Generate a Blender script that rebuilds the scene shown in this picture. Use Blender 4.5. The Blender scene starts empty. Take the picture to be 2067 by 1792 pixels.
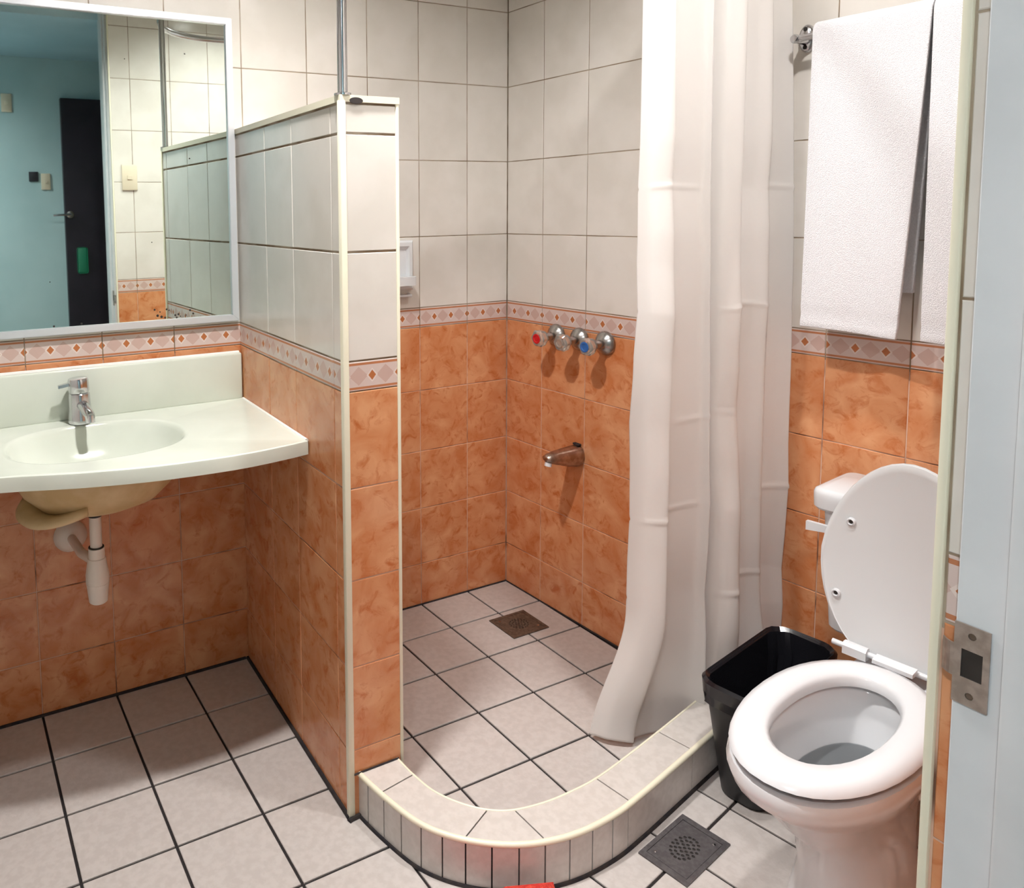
import bpy, bmesh, math, random
from mathutils import Vector, Matrix
random.seed(7)
SC = bpy.context.scene
COL = SC.collection
# ------------------------------------------------------------------ camera
cd = bpy.data.cameras.new('camera'); cam = bpy.data.objects.new('camera', cd); COL.objects.link(cam)
cd.sensor_fit = 'HORIZONTAL'; cd.sensor_width = 36.0
cd.lens = 1588.68 / 2067 * 36.0
cd.shift_x = (1033.5 - 659.65) / 2067
cd.shift_y = -(896.0 - 566.86) / 2067
cd.clip_start = 0.02; cd.clip_end = 50
r_, u_, f_ = Vector((0.892867, -0.45004, -0.015873)), Vector((0.053287, 0.070588, 0.996081)), Vector((0.447156, 0.890214, -0.087007))
cam.matrix_world = Matrix(((r_.x, u_.x, -f_.x, -1.78764), (r_.y, u_.y, -f_.y, -2.159058), (r_.z, u_.z, -f_.z, 1.344982), (0, 0, 0, 1)))
SC.camera = cam
# ------------------------------------------------------------------ world, exposure, lamp strengths
W = bpy.data.worlds.new('world'); SC.world = W; W.use_nodes = True
W.node_tree.nodes['Background'].inputs[0].default_value = (0.8, 0.9, 1.0, 1)
W.node_tree.nodes['Background'].inputs[1].default_value = 0.05
SC.view_settings.view_transform = 'Standard'; SC.view_settings.look = 'None'
SC.view_settings.gamma = 1.0; SC.view_settings.use_curve_mapping = False
SC.view_settings.exposure = 0.85
SC.cycles.use_light_tree = False; SC.cycles.max_bounces = 7; SC.cycles.glossy_bounces = 4; SC.cycles.transmission_bounces = 5
SC.cycles.caustics_reflective = False; SC.cycles.caustics_refractive = False; SC.cycles.blur_glossy = 0.5
BATH_LAMP = (1.0, 0.965, 0.94); BATH_STRENGTH = 860.0
ROOM_LAMP = (1.0, 0.98, 0.98); ROOM_STRENGTH = 165.0

# ------------------------------------------------------------------ materials
def newmat(name):
    m = bpy.data.materials.new(name); m.use_nodes = True
    nt = m.node_tree
    return m, nt, nt.nodes['Principled BSDF']
def mat(name, col, rough=0.5, metal=0.0, **kw):
    m, nt, b = newmat(name)
    b.inputs['Base Color'].default_value = (*col, 1); b.inputs['Roughness'].default_value = rough; b.inputs['Metallic'].default_value = metal
    for k, v in kw.items(): b.inputs[k.replace('_', ' ')].default_value = v
    return m
def noise_mat(name, c1, c2, scale, rough, bump=0.0, bscale=None, detail=4, lo=0.4, hi=0.6, metal=0.0, rnd=False, **kw):
    m, nt, b = newmat(name); N = nt.nodes; L = nt.links
    tc = N.new('ShaderNodeTexCoord'); co = tc.outputs['Object']
    if rnd:
        oi = N.new('ShaderNodeObjectInfo'); mu = N.new('ShaderNodeMath'); mu.operation = 'MULTIPLY'; mu.inputs[1].default_value = 57.0
        ad = N.new('ShaderNodeVectorMath'); ad.operation = 'ADD'
        L.new(oi.outputs['Random'], mu.inputs[0]); L.new(co, ad.inputs[0]); L.new(mu.outputs[0], ad.inputs[1]); co = ad.outputs[0]
    n = N.new('ShaderNodeTexNoise'); n.inputs['Scale'].default_value = scale; n.inputs['Detail'].default_value = detail
    L.new(co, n.inputs['Vector'])
    r = N.new('ShaderNodeValToRGB'); r.color_ramp.elements[0].position = lo; r.color_ramp.elements[1].position = hi
    r.color_ramp.elements[0].color = (*c1, 1); r.color_ramp.elements[1].color = (*c2, 1)
    L.new(n.outputs['Fac'], r.inputs[0]); L.new(r.outputs[0], b.inputs['Base Color'])
    b.inputs['Roughness'].default_value = rough; b.inputs['Metallic'].default_value = metal
    for k, v in kw.items(): b.inputs[k.replace('_', ' ')].default_value = v
    if bump:
        n2 = N.new('ShaderNodeTexNoise'); n2.inputs['Scale'].default_value = bscale or scale; n2.inputs['Detail'].default_value = 3
        bp = N.new('ShaderNodeBump'); bp.inputs['Strength'].default_value = bump; bp.inputs['Distance'].default_value = 0.01
        L.new(co, n2.inputs['Vector']); L.new(n2.outputs['Fac'], bp.inputs['Height']); L.new(bp.outputs[0], b.inputs['Normal'])
    return m
M = {}
M['white_tile'] = noise_mat('white_tile', (0.69, 0.655, 0.60), (0.74, 0.705, 0.655), 7, 0.16, bump=0.02, bscale=5, rnd=True)
def orange_mat():
    m, nt, b = newmat('orange_tile'); N = nt.nodes; L = nt.links
    tc = N.new('ShaderNodeTexCoord'); oi = N.new('ShaderNodeObjectInfo')
    mu = N.new('ShaderNodeMath'); mu.operation = 'MULTIPLY'; mu.inputs[1].default_value = 91.0
    ad = N.new('ShaderNodeVectorMath'); ad.operation = 'ADD'
    L.new(oi.outputs['Random'], mu.inputs[0]); L.new(tc.outputs['Object'], ad.inputs[0]); L.new(mu.outputs[0], ad.inputs[1])
    a = N.new('ShaderNodeTexNoise'); a.inputs['Scale'].default_value = 13; a.inputs['Detail'].default_value = 5; a.inputs['Distortion'].default_value = 0.6
    r = N.new('ShaderNodeValToRGB'); r.color_ramp.elements[0].position = 0.32; r.color_ramp.elements[1].position = 0.66
    r.color_ramp.elements[0].color = (0.71, 0.355, 0.18, 1); r.color_ramp.elements[1].color = (0.57, 0.205, 0.078, 1)
    v = N.new('ShaderNodeTexNoise'); v.inputs['Scale'].default_value = 26; v.inputs['Detail'].default_value = 8; v.inputs['Distortion'].default_value = 0.9; v.inputs['Roughness'].default_value = 0.62
    r2 = N.new('ShaderNodeValToRGB'); r2.color_ramp.elements[0].position = 0.52; r2.color_ramp.elements[1].position = 0.70
    r2.color_ramp.elements[0].color = (0, 0, 0, 1); r2.color_ramp.elements[1].color = (1, 1, 1, 1)
    mx = N.new('ShaderNodeMix'); mx.data_type = 'RGBA'
    for x in (a, v): L.new(ad.outputs[0], x.inputs['Vector'])
    L.new(a.outputs['Fac'], r.inputs[0]); L.new(v.outputs['Fac'], r2.inputs[0])
    sc = N.new('ShaderNodeMath'); sc.operation = 'MULTIPLY'; sc.inputs[1].default_value = 0.95
    L.new(r2.outputs[0], sc.inputs[0])
    L.new(sc.outputs[0], mx.inputs[0]); L.new(r.outputs[0], mx.inputs[6]); mx.inputs[7].default_value = (0.49, 0.14, 0.04, 1)
    L.new(mx.outputs[2], b.inputs['Base Color']); b.inputs['Roughness'].default_value = 0.22
    return m
M['orange_tile'] = orange_mat()
def border_mat():
    m, nt, b = newmat('border_tile'); N = nt.nodes; L = nt.links
    uv = N.new('ShaderNodeUVMap'); sp = N.new('ShaderNodeSeparateXYZ'); L.new(uv.outputs[0], sp.inputs[0])
    def mth(op, a, c=None, d=None):
        n = N.new('ShaderNodeMath'); n.operation = op
        for i, x in enumerate((a, c, d)):
            if x is None: continue
            if isinstance(x, (int, float)): n.inputs[i].default_value = x
            else: L.new(x, n.inputs[i])
        return n.outputs[0]
    U, V = sp.outputs['X'], sp.outputs['Y']
    dv = mth('ABSOLUTE', mth('SUBTRACT', V, 0.5))
    def dia(phase, a, bb):
        t = mth('FRACT', mth('ADD', mth('MULTIPLY', U, 3.0), phase))
        du = mth('ABSOLUTE', mth('SUBTRACT', t, 0.5))
        return mth('LESS_THAN', mth('ADD', mth('DIVIDE', du, a), mth('DIVIDE', dv, bb)), 1.0)
    small = dia(0.5, 0.14, 0.18); ring = dia(0.5, 0.21, 0.25); big = dia(0.0, 0.34, 0.33)
    stripe = mth('MULTIPLY', mth('GREATER_THAN', dv, 0.375), mth('LESS_THAN', dv, 0.455))
    def mix(f, c1, c2):
        n = N.new('ShaderNodeMix'); n.data_type = 'RGBA'; L.new(f, n.inputs[0])
        for s, x in ((6, c1), (7, c2)):
            if isinstance(x, tuple): n.inputs[s].default_value = (*x, 1)
            else: L.new(x, n.inputs[s])
        return n.outputs[2]
    c = mix(big, (0.64, 0.52, 0.48), (0.56, 0.40, 0.35))
    c = mix(ring, c, (0.72, 0.62, 0.57))
    c = mix(small, c, (0.46, 0.16, 0.06))
    c = mix(stripe, c, (0.48, 0.19, 0.09))
    L.new(c, b.inputs['Base Color']); b.inputs['Roughness'].default_value = 0.22
    return m
M['border_tile'] = border_mat()
M['floor_tile'] = noise_mat('floor_tile', (0.50, 0.46, 0.435), (0.55, 0.51, 0.485), 60, 0.32, bump=0.05, bscale=220, rnd=True)
M['curb_tile'] = noise_mat('curb_tile', (0.55, 0.51, 0.475), (0.60, 0.56, 0.525), 60, 0.3, rnd=True)
M['floor_grout'] = mat('floor_grout', (0.018, 0.014, 0.014), 0.9)
def grout_mat():
    m, nt, b = newmat('wall_grout'); N = nt.nodes; L = nt.links
    g = N.new('ShaderNodeNewGeometry'); s = N.new('ShaderNodeSeparateXYZ'); L.new(g.outputs['Position'], s.inputs[0])
    t = N.new('ShaderNodeMath'); t.operation = 'GREATER_THAN'; t.inputs[1].default_value = 0.955; L.new(s.outputs['Z'], t.inputs[0])
    n = N.new('ShaderNodeTexNoise'); n.inputs['Scale'].default_value = 9
    L.new(g.outputs['Position'], n.inputs['Vector'])
    r = N.new('ShaderNodeValToRGB'); r.color_ramp.elements[0].position = 0.4; r.color_ramp.elements[1].position = 0.6
    r.color_ramp.elements[0].color = (0.20, 0.135, 0.08, 1); r.color_ramp.elements[1].color = (0.40, 0.33, 0.25, 1)
    r2 = N.new('ShaderNodeValToRGB'); r2.color_ramp.elements[0].position = 0.33; r2.color_ramp.elements[1].position = 0.5
    r2.color_ramp.elements[0].color = (0.16, 0.075, 0.045, 1); r2.color_ramp.elements[1].color = (0.66, 0.44, 0.33, 1)
    L.new(n.outputs[0], r.inputs[0]); L.new(n.outputs[0], r2.inputs[0])
    mx = N.new('ShaderNodeMix'); mx.data_type = 'RGBA'
    L.new(t.outputs[0], mx.inputs[0]); L.new(r2.outputs[0], mx.inputs[6]); L.new(r.outputs[0], mx.inputs[7])
    L.new(mx.outputs[2], b.inputs['Base Color']); b.inputs['Roughness'].default_value = 0.9
    return m
M['grout'] = grout_mat()
M['plaster'] = noise_mat('plaster', (0.56, 0.55, 0.52), (0.60, 0.59, 0.56), 4, 0.8)
M['bed_paint'] = noise_mat('bed_paint', (0.42, 0.59, 0.62), (0.46, 0.63, 0.66), 3, 0.7)
M['bed_ceiling'] = noise_mat('bed_ceiling', (0.42, 0.62, 0.72), (0.46, 0.66, 0.76), 3, 0.8)
M['bed_floor'] = noise_mat('bed_floor', (0.30, 0.24, 0.19), (0.36, 0.29, 0.23), 6, 0.4)
M['cream_trim'] = mat('cream_trim', (0.80, 0.76, 0.60), 0.35)
M['frame_paint'] = noise_mat('frame_paint', (0.60, 0.62, 0.64), (0.64, 0.66, 0.68), 12, 0.35)
M['counter'] = noise_mat('counter', (0.64, 0.68, 0.60), (0.68, 0.72, 0.64), 6, 0.14)
M['shell'] = noise_mat('shell', (0.62, 0.44, 0.21), (0.72, 0.54, 0.30), 14, 0.5)
M['chrome'] = mat('chrome', (0.60, 0.60, 0.62), 0.14, 1.0)
M['dull_chrome'] = noise_mat('dull_chrome', (0.34, 0.325, 0.31), (0.48, 0.46, 0.44), 60, 0.26, metal=1.0)
M['bronze'] = noise_mat('bronze', (0.36, 0.27, 0.22), (0.50, 0.40, 0.34), 60, 0.3, metal=1.0)
M['aluminium'] = mat('aluminium', (0.78, 0.80, 0.83), 0.35, 0.55)
M['steel_dark'] = noise_mat('steel_dark', (0.13, 0.12, 0.125), (0.17, 0.16, 0.165), 120, 0.42, metal=0.6)
M['grate_brown'] = noise_mat('grate_brown', (0.10, 0.07, 0.05), (0.16, 0.115, 0.085), 120, 0.5, metal=0.4)
M['strike'] = noise_mat('strike', (0.36, 0.31, 0.27), (0.46, 0.40, 0.36), 90, 0.42, metal=0.8)
M['mirror_glass'] = mat('mirror_glass', (0.84, 0.93, 0.87), 0.015, 1.0)
M['pvc'] = mat('pvc', (0.78, 0.70, 0.62), 0.4)
M['rubber'] = mat('rubber', (0.02, 0.015, 0.012), 0.7)
M['porcelain'] = mat('porcelain', (0.73, 0.745, 0.765), 0.08)
M['seat_plastic'] = mat('seat_plastic', (0.69, 0.71, 0.735), 0.2)
M['lid_plastic'] = mat('lid_plastic', (0.66, 0.685, 0.70), 0.32)
M['soap_ceramic'] = mat('soap_ceramic', (0.76, 0.78, 0.80), 0.15)
M['water'] = mat('water', (0.80, 0.86, 0.90), 0.02, 0.0, Transmission_Weight=0.85, IOR=1.33)
M['black_plastic'] = mat('black_plastic', (0.012, 0.012, 0.014), 0.45)
M['black_film'] = mat('black_film', (0.010, 0.010, 0.013), 0.16)
M['towel'] = noise_mat('towel', (0.74, 0.735, 0.76), (0.80, 0.795, 0.82), 300, 0.95, bump=0.5, bscale=480)
M['red_mat'] = noise_mat('red_mat', (0.55, 0.03, 0.02), (0.68, 0.06, 0.035), 90, 0.9, bump=0.5, bscale=300)
M['dark_wood'] = noise_mat('dark_wood', (0.010, 0.008, 0.016), (0.018, 0.013, 0.024), 6, 0.5)
M['switch'] = mat('switch', (0.70, 0.62, 0.48), 0.35)
M['black_switch'] = mat('black_switch', (0.02, 0.02, 0.03), 0.4)
M['green_plate'] = mat('green_plate', (0.02, 0.22, 0.12), 0.4)
M['red_cap'] = mat('red_cap', (0.60, 0.012, 0.02), 0.25)
M['blue_cap'] = mat('blue_cap', (0.02, 0.13, 0.42), 0.25)
M['acrylic'] = mat('acrylic', (0.93, 0.88, 0.80), 0.06, 0.0, Transmission_Weight=0.75, IOR=1.46)
M['caulk'] = mat('caulk', (0.80, 0.80, 0.76), 0.6)
M['mould'] = noise_mat('mould', (0.010, 0.008, 0.012), (0.03, 0.022, 0.02), 40, 0.8)
def curtain_mat():
    m, nt, b = newmat('curtain_cloth'); N = nt.nodes; L = nt.links
    b.inputs['Base Color'].default_value = (0.92, 0.90, 0.88, 1); b.inputs['Roughness'].default_value = 0.42
    t = N.new('ShaderNodeBsdfTranslucent'); t.inputs[0].default_value = (0.93, 0.90, 0.87, 1)
    mx = N.new('ShaderNodeMixShader'); mx.inputs[0].default_value = 0.38
    L.new(b.outputs[0], mx.inputs[1]); L.new(t.outputs[0], mx.inputs[2]); L.new(mx.outputs[0], N['Material Output'].inputs[0])
    return m
M['curtain'] = curtain_mat()
def emit(name, col, s):
    m, nt, b = newmat(name); b.inputs['Base Color'].default_value = (0.9, 0.9, 0.88, 1)
    b.inputs['Emission Color'].default_value = (*col, 1); b.inputs['Emission Strength'].default_value = s; return m
M['bath_globe'] = emit('bath_globe', BATH_LAMP, BATH_STRENGTH)
M['bath_globe_2'] = emit('bath_globe_2', BATH_LAMP, BATH_STRENGTH * 0.47)
M['room_globe'] = emit('room_globe', ROOM_LAMP, ROOM_STRENGTH)

# ------------------------------------------------------------------ helpers
def link(o, parent=None):
    COL.objects.link(o)
    if parent is not None: o.parent = parent
    return o
def from_bm(name, bm, m, parent=None, smooth=False, auto=None):
    me = bpy.data.meshes.new(name); bmesh.ops.recalc_face_normals(bm, faces=bm.faces); bm.to_mesh(me); bm.free()
    me.materials.append(M[m] if isinstance(m, str) else m)
    o = link(bpy.data.objects.new(name, me), parent)
    if smooth:
        me.polygons.foreach_set('use_smooth', [True] * len(me.polygons))
        if auto: me.set_sharp_from_angle(angle=math.radians(auto))
    return o
def tag(o, label, cat, group=None):
    o['label'] = label; o['category'] = cat
    if group: o['group'] = group
    return o
def struct(o): o['kind'] = 'structure'; return o
def empty(name, loc, rot=0.0):
    o = bpy.data.objects.new(name, None); link(o); o.location = loc; o.rotation_euler = (0, 0, rot); o.empty_display_size = 0.05; return o
def bx(bm, x0, x1, y0, y1, z0, z1, bev=0.0, seg=2):
    vs = [bm.verts.new((x, y, z)) for z in (z0, z1) for (x, y) in ((x0, y0), (x1, y0), (x1, y1), (x0, y1))]
    fs = [bm.faces.new([vs[i] for i in q]) for q in ((3, 2, 1, 0), (4, 5, 6, 7), (0, 1, 5, 4), (1, 2, 6, 5), (2, 3, 7, 6), (3, 0, 4, 7))]
    if bev:
        es = {e for f in fs for e in f.edges}
        bmesh.ops.bevel(bm, geom=list(es), offset=bev, segments=seg, affect='EDGES', profile=0.5)
def prism(bm, poly, z0, z1):
    n = len(poly); a = [bm.verts.new((p[0], p[1], z0)) for p in poly]; b = [bm.verts.new((p[0], p[1], z1)) for p in poly]
    bm.faces.new(a[::-1]); bm.faces.new(b)
    for i in range(n): bm.faces.new((a[i], a[(i + 1) % n], b[(i + 1) % n], b[i]))
def loft(bm, rings, closed=True, cap0=True, cap1=True):
    R = [[bm.verts.new(p) for p in r] for r in rings]
    for a, b in zip(R, R[1:]):
        n = len(a)
        for i in range(n if closed else n - 1):
            bm.faces.new((a[i], a[(i + 1) % n], b[(i + 1) % n], b[i]))
    if cap0: bm.faces.new(R[0][::-1])
    if cap1: bm.faces.new(R[-1])
def frame_of(d):
    d = d.normalized(); a = Vector((0, 0, 1)) if abs(d.z) < 0.9 else Vector((1, 0, 0))
    x = a.cross(d).normalized(); return x, d.cross(x)
def lathe(bm, o, axis, prof, n=28, cap0=True, cap1=True):
    """prof: list of (dist along axis, radius)"""
    o = Vector(o); axis = Vector(axis).normalized(); x, y = frame_of(axis)
    loft(bm, [[o + axis * t + (x * math.cos(2 * math.pi * i / n) + y * math.sin(2 * math.pi * i / n)) * max(r, 1e-4) for i in range(n)] for t, r in prof], cap0=cap0, cap1=cap1)
def tube(bm, pts, r, n=10, caps=True):
    pts = [Vector(p) for p in pts]; rings = []; x = None
    for i, p in enumerate(pts):
        d = (pts[min(i + 1, len(pts) - 1)] - pts[max(i - 1, 0)]).normalized()
        if x is None: x, y = frame_of(d)
        else:
            x = (x - d * x.dot(d)).normalized(); y = d.cross(x)
        rr = r[i] if isinstance(r, (list, tuple)) else r
        rings.append([p + (x * math.cos(2 * math.pi * k / n) + y * math.sin(2 * math.pi * k / n)) * rr for k in range(n)])
    loft(bm, rings, cap0=caps, cap1=caps)
def BM(): return bmesh.new()
def spline(pts, per=8):
    out = []; n = len(pts)
    for i in range(n - 1):
        p0, p1, p2, p3 = pts[max(i - 1, 0)], pts[i], pts[i + 1], pts[min(i + 2, n - 1)]
        for k in range(per):
            t = k / per
            out.append(tuple(0.5 * (2 * b + (c - a) * t + (2 * a - 5 * b + 4 * c - d) * t * t + (3 * b - a - 3 * c + d) * t ** 3) for a, b, c, d in zip(p0, p1, p2, p3)))
    out.append(tuple(pts[-1])); return out
def clip_poly(poly, region):
    """Sutherland-Hodgman: convex CCW region"""
    out = poly
    for i in range(len(region)):
        a, b = region[i], region[(i + 1) % len(region)]
        inp, out = out, []
        side = lambda p: (b[0] - a[0]) * (p[1] - a[1]) - (b[1] - a[1]) * (p[0] - a[0])
        for j in range(len(inp)):
            p, q = inp[j], inp[(j + 1) % len(inp)]; sp, sq = side(p), side(q)
            if sp >= 0: out.append(p)
            if sp * sq < 0:
                t = sp / (sp - sq); out.append((p[0] + t * (q[0] - p[0]), p[1] + t * (q[1] - p[1])))
        if len(out) < 3: return []
    return out
def area(p): return abs(sum(p[i][0] * p[(i + 1) % len(p)][1] - p[(i + 1) % len(p)][0] * p[i][1] for i in range(len(p)))) / 2
def shrink(poly, d):
    cx = sum(p[0] for p in poly) / len(poly); cy = sum(p[1] for p in poly) / len(poly); out = []; n = len(poly)
    for i in range(n):
        p0, p, p1 = Vector(poly[i - 1][:2]), Vector(poly[i][:2]), Vector(poly[(i + 1) % n][:2])
        e0 = (p - p0).normalized(); e1 = (p1 - p).normalized()
        n0 = Vector((-e0.y, e0.x)); n1 = Vector((-e1.y, e1.x)); c = Vector((cx, cy))
        if n0.dot(c - p) < 0: n0 = -n0
        if n1.dot(c - p) < 0: n1 = -n1
        k = 1 + n0.dot(n1)
        v = (n0 + n1) / k if k > 0.2 else n0
        out.append((p.x + v.x * d, p.y + v.y * d))
    return out
# ------------------------------------------------------------------ tiles
TC = {}
TT = 0.005
GR = 0.0018      # how far the grout lies behind the tile faces
def tile_mesh(w, h, m, u0=0.0):
    key = (round(w, 4), round(h, 4), m, round(u0, 2))
    if key in TC: return TC[key]
    b = 0.0012; hw, hh = w / 2, h / 2; bm = BM(); uvl = bm.loops.layers.uv.new('UVMap')
    ring = lambda i, z: [bm.verts.new((sx * (hw - i), sy * (hh - i), z)) for sx, sy in ((-1, -1), (1, -1), (1, 1), (-1, 1))]
    a, c, t = ring(0, 0), ring(0, TT - b), ring(b, TT)
    bm.faces.new(t)
    for p, q in ((a, c), (c, t)):
        for i in range(4): bm.faces.new((p[i], p[(i + 1) % 4], q[(i + 1) % 4], q[i]))
    for f in bm.faces:
        for l in f.loops: l[uvl].uv = (u0 + (l.vert.co.x + hw) / 0.2, (l.vert.co.y + hh) / h)
    me = bpy.data.meshes.new('tile'); bm.to_mesh(me); bm.free(); me.materials.append(M[m]); TC[key] = me
    return me
def put_tile(parent, org, ud, nd, u0, u1, z0, z1, m, gap=0.0025, uoff=0.0, gz=None):
    """tile on a vertical wall: org + ud*u, outward nd; front face on the plane through org"""
    w, h = u1 - u0 - gap, z1 - z0 - (gz if gz and m == 'white_tile' else gap)
    if w < 0.006 or h < 0.006: return
    o = bpy.data.objects.new('tile', tile_mesh(w, h, m, uoff)); link(o, parent)
    c = org + ud * ((u0 + u1) / 2) + Vector((0, 0, (z0 + z1) / 2)) - nd * (TT + random.uniform(0, 0.0006))
    o.matrix_world = Matrix(((ud.x, 0, nd.x, c.x), (ud.y, 0, nd.y, c.y), (0, 1, 0, c.z), (0, 0, 0, 1)))
    if parent is not None: o.matrix_parent_inverse = Matrix.Identity(4)
ZO = [0.0, 0.155, 0.347, 0.544, 0.75, 0.962]
ZB = (0.962, 1.027)
ZW = [1.027, 1.26, 1.507, 1.759, 2.008, 2.258, 2.45]
def wall_tiles(parent, org, ud, nd, us, zmin=0.0, zmax=2.45, skip=None, gz=None):
    for i in range(len(us) - 1):
        u0, u1 = us[i], us[i + 1]
        rows = [(a, b, 'orange_tile') for a, b in zip(ZO, ZO[1:])] + [(ZB[0], ZB[1], 'border_tile')] + [(a, b, 'white_tile') for a, b in zip(ZW, ZW[1:])]
        for z0, z1, m in rows:
            z0, z1 = max(z0, zmin), min(z1, zmax)
            if z1 - z0 < 0.01 or (skip and skip(u0, u1, z0, z1)): continue
            uo = 0.0
            if u1 - u0 < 0.19: uo = 1.0 - (u1 - u0) / 0.2 if i == 0 else 0.0
            put_tile(parent, org, ud, nd, u0, u1, z0, z1, m, uoff=uo, gz=gz)
V3 = lambda x, y, z=0.0: Vector((x, y, z))
ZC = 2.45
# ------------------------------------------------------------------ setting: walls
# back wall: sink and shower, plane y = 0
bm = BM(); bx(bm, -2.05, 0.12, GR, 0.12, -0.02, ZC)
wall_back = struct(from_bm('wall_back', bm, 'grout'))
A = [0.0, 0.17, 0.362, 0.551, 0.759, 0.966, 1.187, 1.386, 1.584, 1.784, 1.984]
wall_tiles(wall_back, V3(0, 0), V3(-1, 0), V3(0, -1), A,
           skip=lambda u0, u1, z0, z1: (u0 > 0.83 and u1 < 0.99 and z1 < 1.5))
# right wall of the shower: x = -0.031 y
tB = -0.031; uB = V3(-tB * -1 * 1, -1).normalized(); uB = V3(tB * -1, -1).normalized(); nB = V3(-1, -uB.x * -1 * -1, 0)
nB = V3(uB.y, -uB.x).normalized()
if nB.x > 0: nB = -nB
def along(org, ud, nd, u0, u1, depth, z0=-0.02, z1=ZC):
    p = [org + ud * u0 - nd * GR, org + ud * u1 - nd * GR, org + ud * u1 - nd * depth, org + ud * u0 - nd * depth]
    bm = BM(); prism(bm, [(q.x, q.y) for q in p], z0, z1); return bm
YS = 0.70
wall_right = struct(from_bm('wall_right', along(V3(0, 0), uB, nB, 0.0, YS, 0.12), 'grout'))
wall_tiles(wall_right, V3(0, 0), uB, nB, [0.0, 0.17, 0.358, 0.556, YS])
# toilet wall: set a little further back, x = 0.209 - 0.083 (y + 1)
uT = V3(0.083, -1).normalized(); nT = V3(-1, -0.083).normalized()
OT = V3(0.209 + 0.083 * -0.30 + 0.0, -0.70)
OT = V3(0.209 - 0.083 * (-0.70 + 1), -0.70)
wall_toilet = struct(from_bm('wall_toilet', along(OT, uT, nT, 0.0, 1.2, 0.12), 'grout'))
k = math.sqrt(1 + 0.083 ** 2)
wall_tiles(wall_toilet, OT, uT, nT, [0.0] + [(y - 0.70) * k for y in (0.79, 0.974, 1.158, 1.345, 1.53, 1.715)] + [1.105 * k])
# the short return where the wall steps back, behind the curtain
xs0 = 0.7 * 0.031; xs1 = OT.x
bm = BM(); bx(bm, xs0 + 0.004, xs1 + 0.1, -YS + GR, -YS + 0.1, -0.02, ZC)
wall_return = struct(from_bm('wall_return', bm, 'grout'))
wall_tiles(wall_return, V3(xs0, -YS), V3(1, 0), V3(0, -1), [0.0, xs1 - xs0])
# front wall with the door opening (the camera looks through it)
YF = -1.786; XD = -0.976; XL = -1.88; WT = 0.15; HD = 2.43
bm = BM(); bx(bm, XD + GR, 0.42, YF - WT, YF - GR, -0.02, ZC); bx(bm, -2.15, XL, YF - WT, YF, -0.02, ZC); bx(bm, XL, XD + TT, YF - WT, YF - 0.003, HD, ZC)
wall_front = struct(from_bm('wall_front', bm, 'grout'))
wall_tiles(wall_front, V3(XD, YF), V3(1, 0), V3(0, 1), [0.004, 0.10, 0.30, 0.50, 0.70, 0.90, 1.10, 1.26])
# narrow strip of tile on the door reveal
for z0, z1, m in [(a, b, 'orange_tile') for a, b in zip(ZO, ZO[1:])] + [(*ZB, 'border_tile')] + [(a, b, 'white_tile') for a, b in zip(ZW, ZW[1:4])]:
    put_tile(wall_front, V3(XD, YF), V3(0, -1), V3(-1, 0), 0.006, 0.030, z0, min(z1, HD), m, uoff=0.25)
bm = BM(); bx(bm, -2.15, -2.05, YF - WT, 0.12, -0.02, ZC)
wall_left = struct(from_bm('wall_left', bm, 'plaster'))
bm = BM(); bx(bm, -2.15, 0.5, YF - WT, 0.12, ZC, ZC + 0.1)
ceiling = struct(from_bm('ceiling', bm, 'plaster'))
# ------------------------------------------------------------------ partition
tP = 0.042; PL = -0.707; PT = 1.575
P0 = lambda y: -0.991 + tP * y
P1 = lambda y: -0.853 + tP * y
bm = BM(); e = GR
prism(bm, [(P0(0) + e, 0.0), (P0(PL) + e, PL + e), (P1(PL) - e, PL + e), (P1(0) - e, 0.0)], -0.01, PT - 0.004)
wall_partition = struct(from_bm('wall_partition', bm, 'grout'))
uP = V3(-tP, -1).normalized(); kP = math.sqrt(1 + tP * tP); LP = 0.707 * kP
PU = [0.0, 0.245, 0.432, 0.655, LP - 0.007]
for org, nd in ((V3(P0(0), 0), V3(-1, tP).normalized()), (V3(P1(0), 0), V3(1, -tP).normalized())):
    ZWs = ZW; wall_tiles(wall_partition, org, uP, nd, PU, zmax=PT - 0.006, gz=0.0048)
wall_tiles(wall_partition, V3(P0(PL), PL), V3(1, 0), V3(0, -1), [0.008, 0.134], zmax=PT - 0.006, gz=0.0048)
def strip(name, pts, r, m, parent=None, n=8):
    bm = BM(); tube(bm, pts, r, n); return from_bm(name, bm, m, parent, True, 40)
bm = BM(); bx(bm, -0.0075, 0.0075, -0.0075, 0.0075, -0.0, PT, 0.003)
trim_1 = struct(from_bm('trim_1', bm, 'cream_trim', None, True, 40)); trim_1.location = (P0(PL) + 0.004, PL + 0.004, 0)
bm = BM(); bx(bm, -0.004, 0.004, -0.004, 0.004, 0.0, PT, 0.002)
trim_2 = struct(from_bm('trim_2', bm, 'cream_trim', None, True, 40)); trim_2.location = (P1(PL) - 0.002, PL + 0.002, 0)
bm = BM()
prism(bm, [(P0(0) - 0.002, -0.0005), (P0(PL) - 0.003, PL - 0.003), (P1(PL) + 0.003, PL - 0.003), (P1(0) + 0.002, -0.0005)], PT - 0.004, PT + 0.010)
trim_3 = struct(from_bm('trim_3', bm, 'cream_trim'))
bm = BM(); lathe(bm, (-0.985, PL - 0.0035, PT - 0.001), (0, 1, 0), [(0, 0.016), (0.003, 0.016)], 20)
bmesh.ops.scale(bm, vec=(1, 1, 0.42), verts=bm.verts, space=Matrix.Translation((0.985, -PL, -(PT - 0.001))))
from_bm('chipped_gap', bm, 'mould', trim_3)
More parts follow.
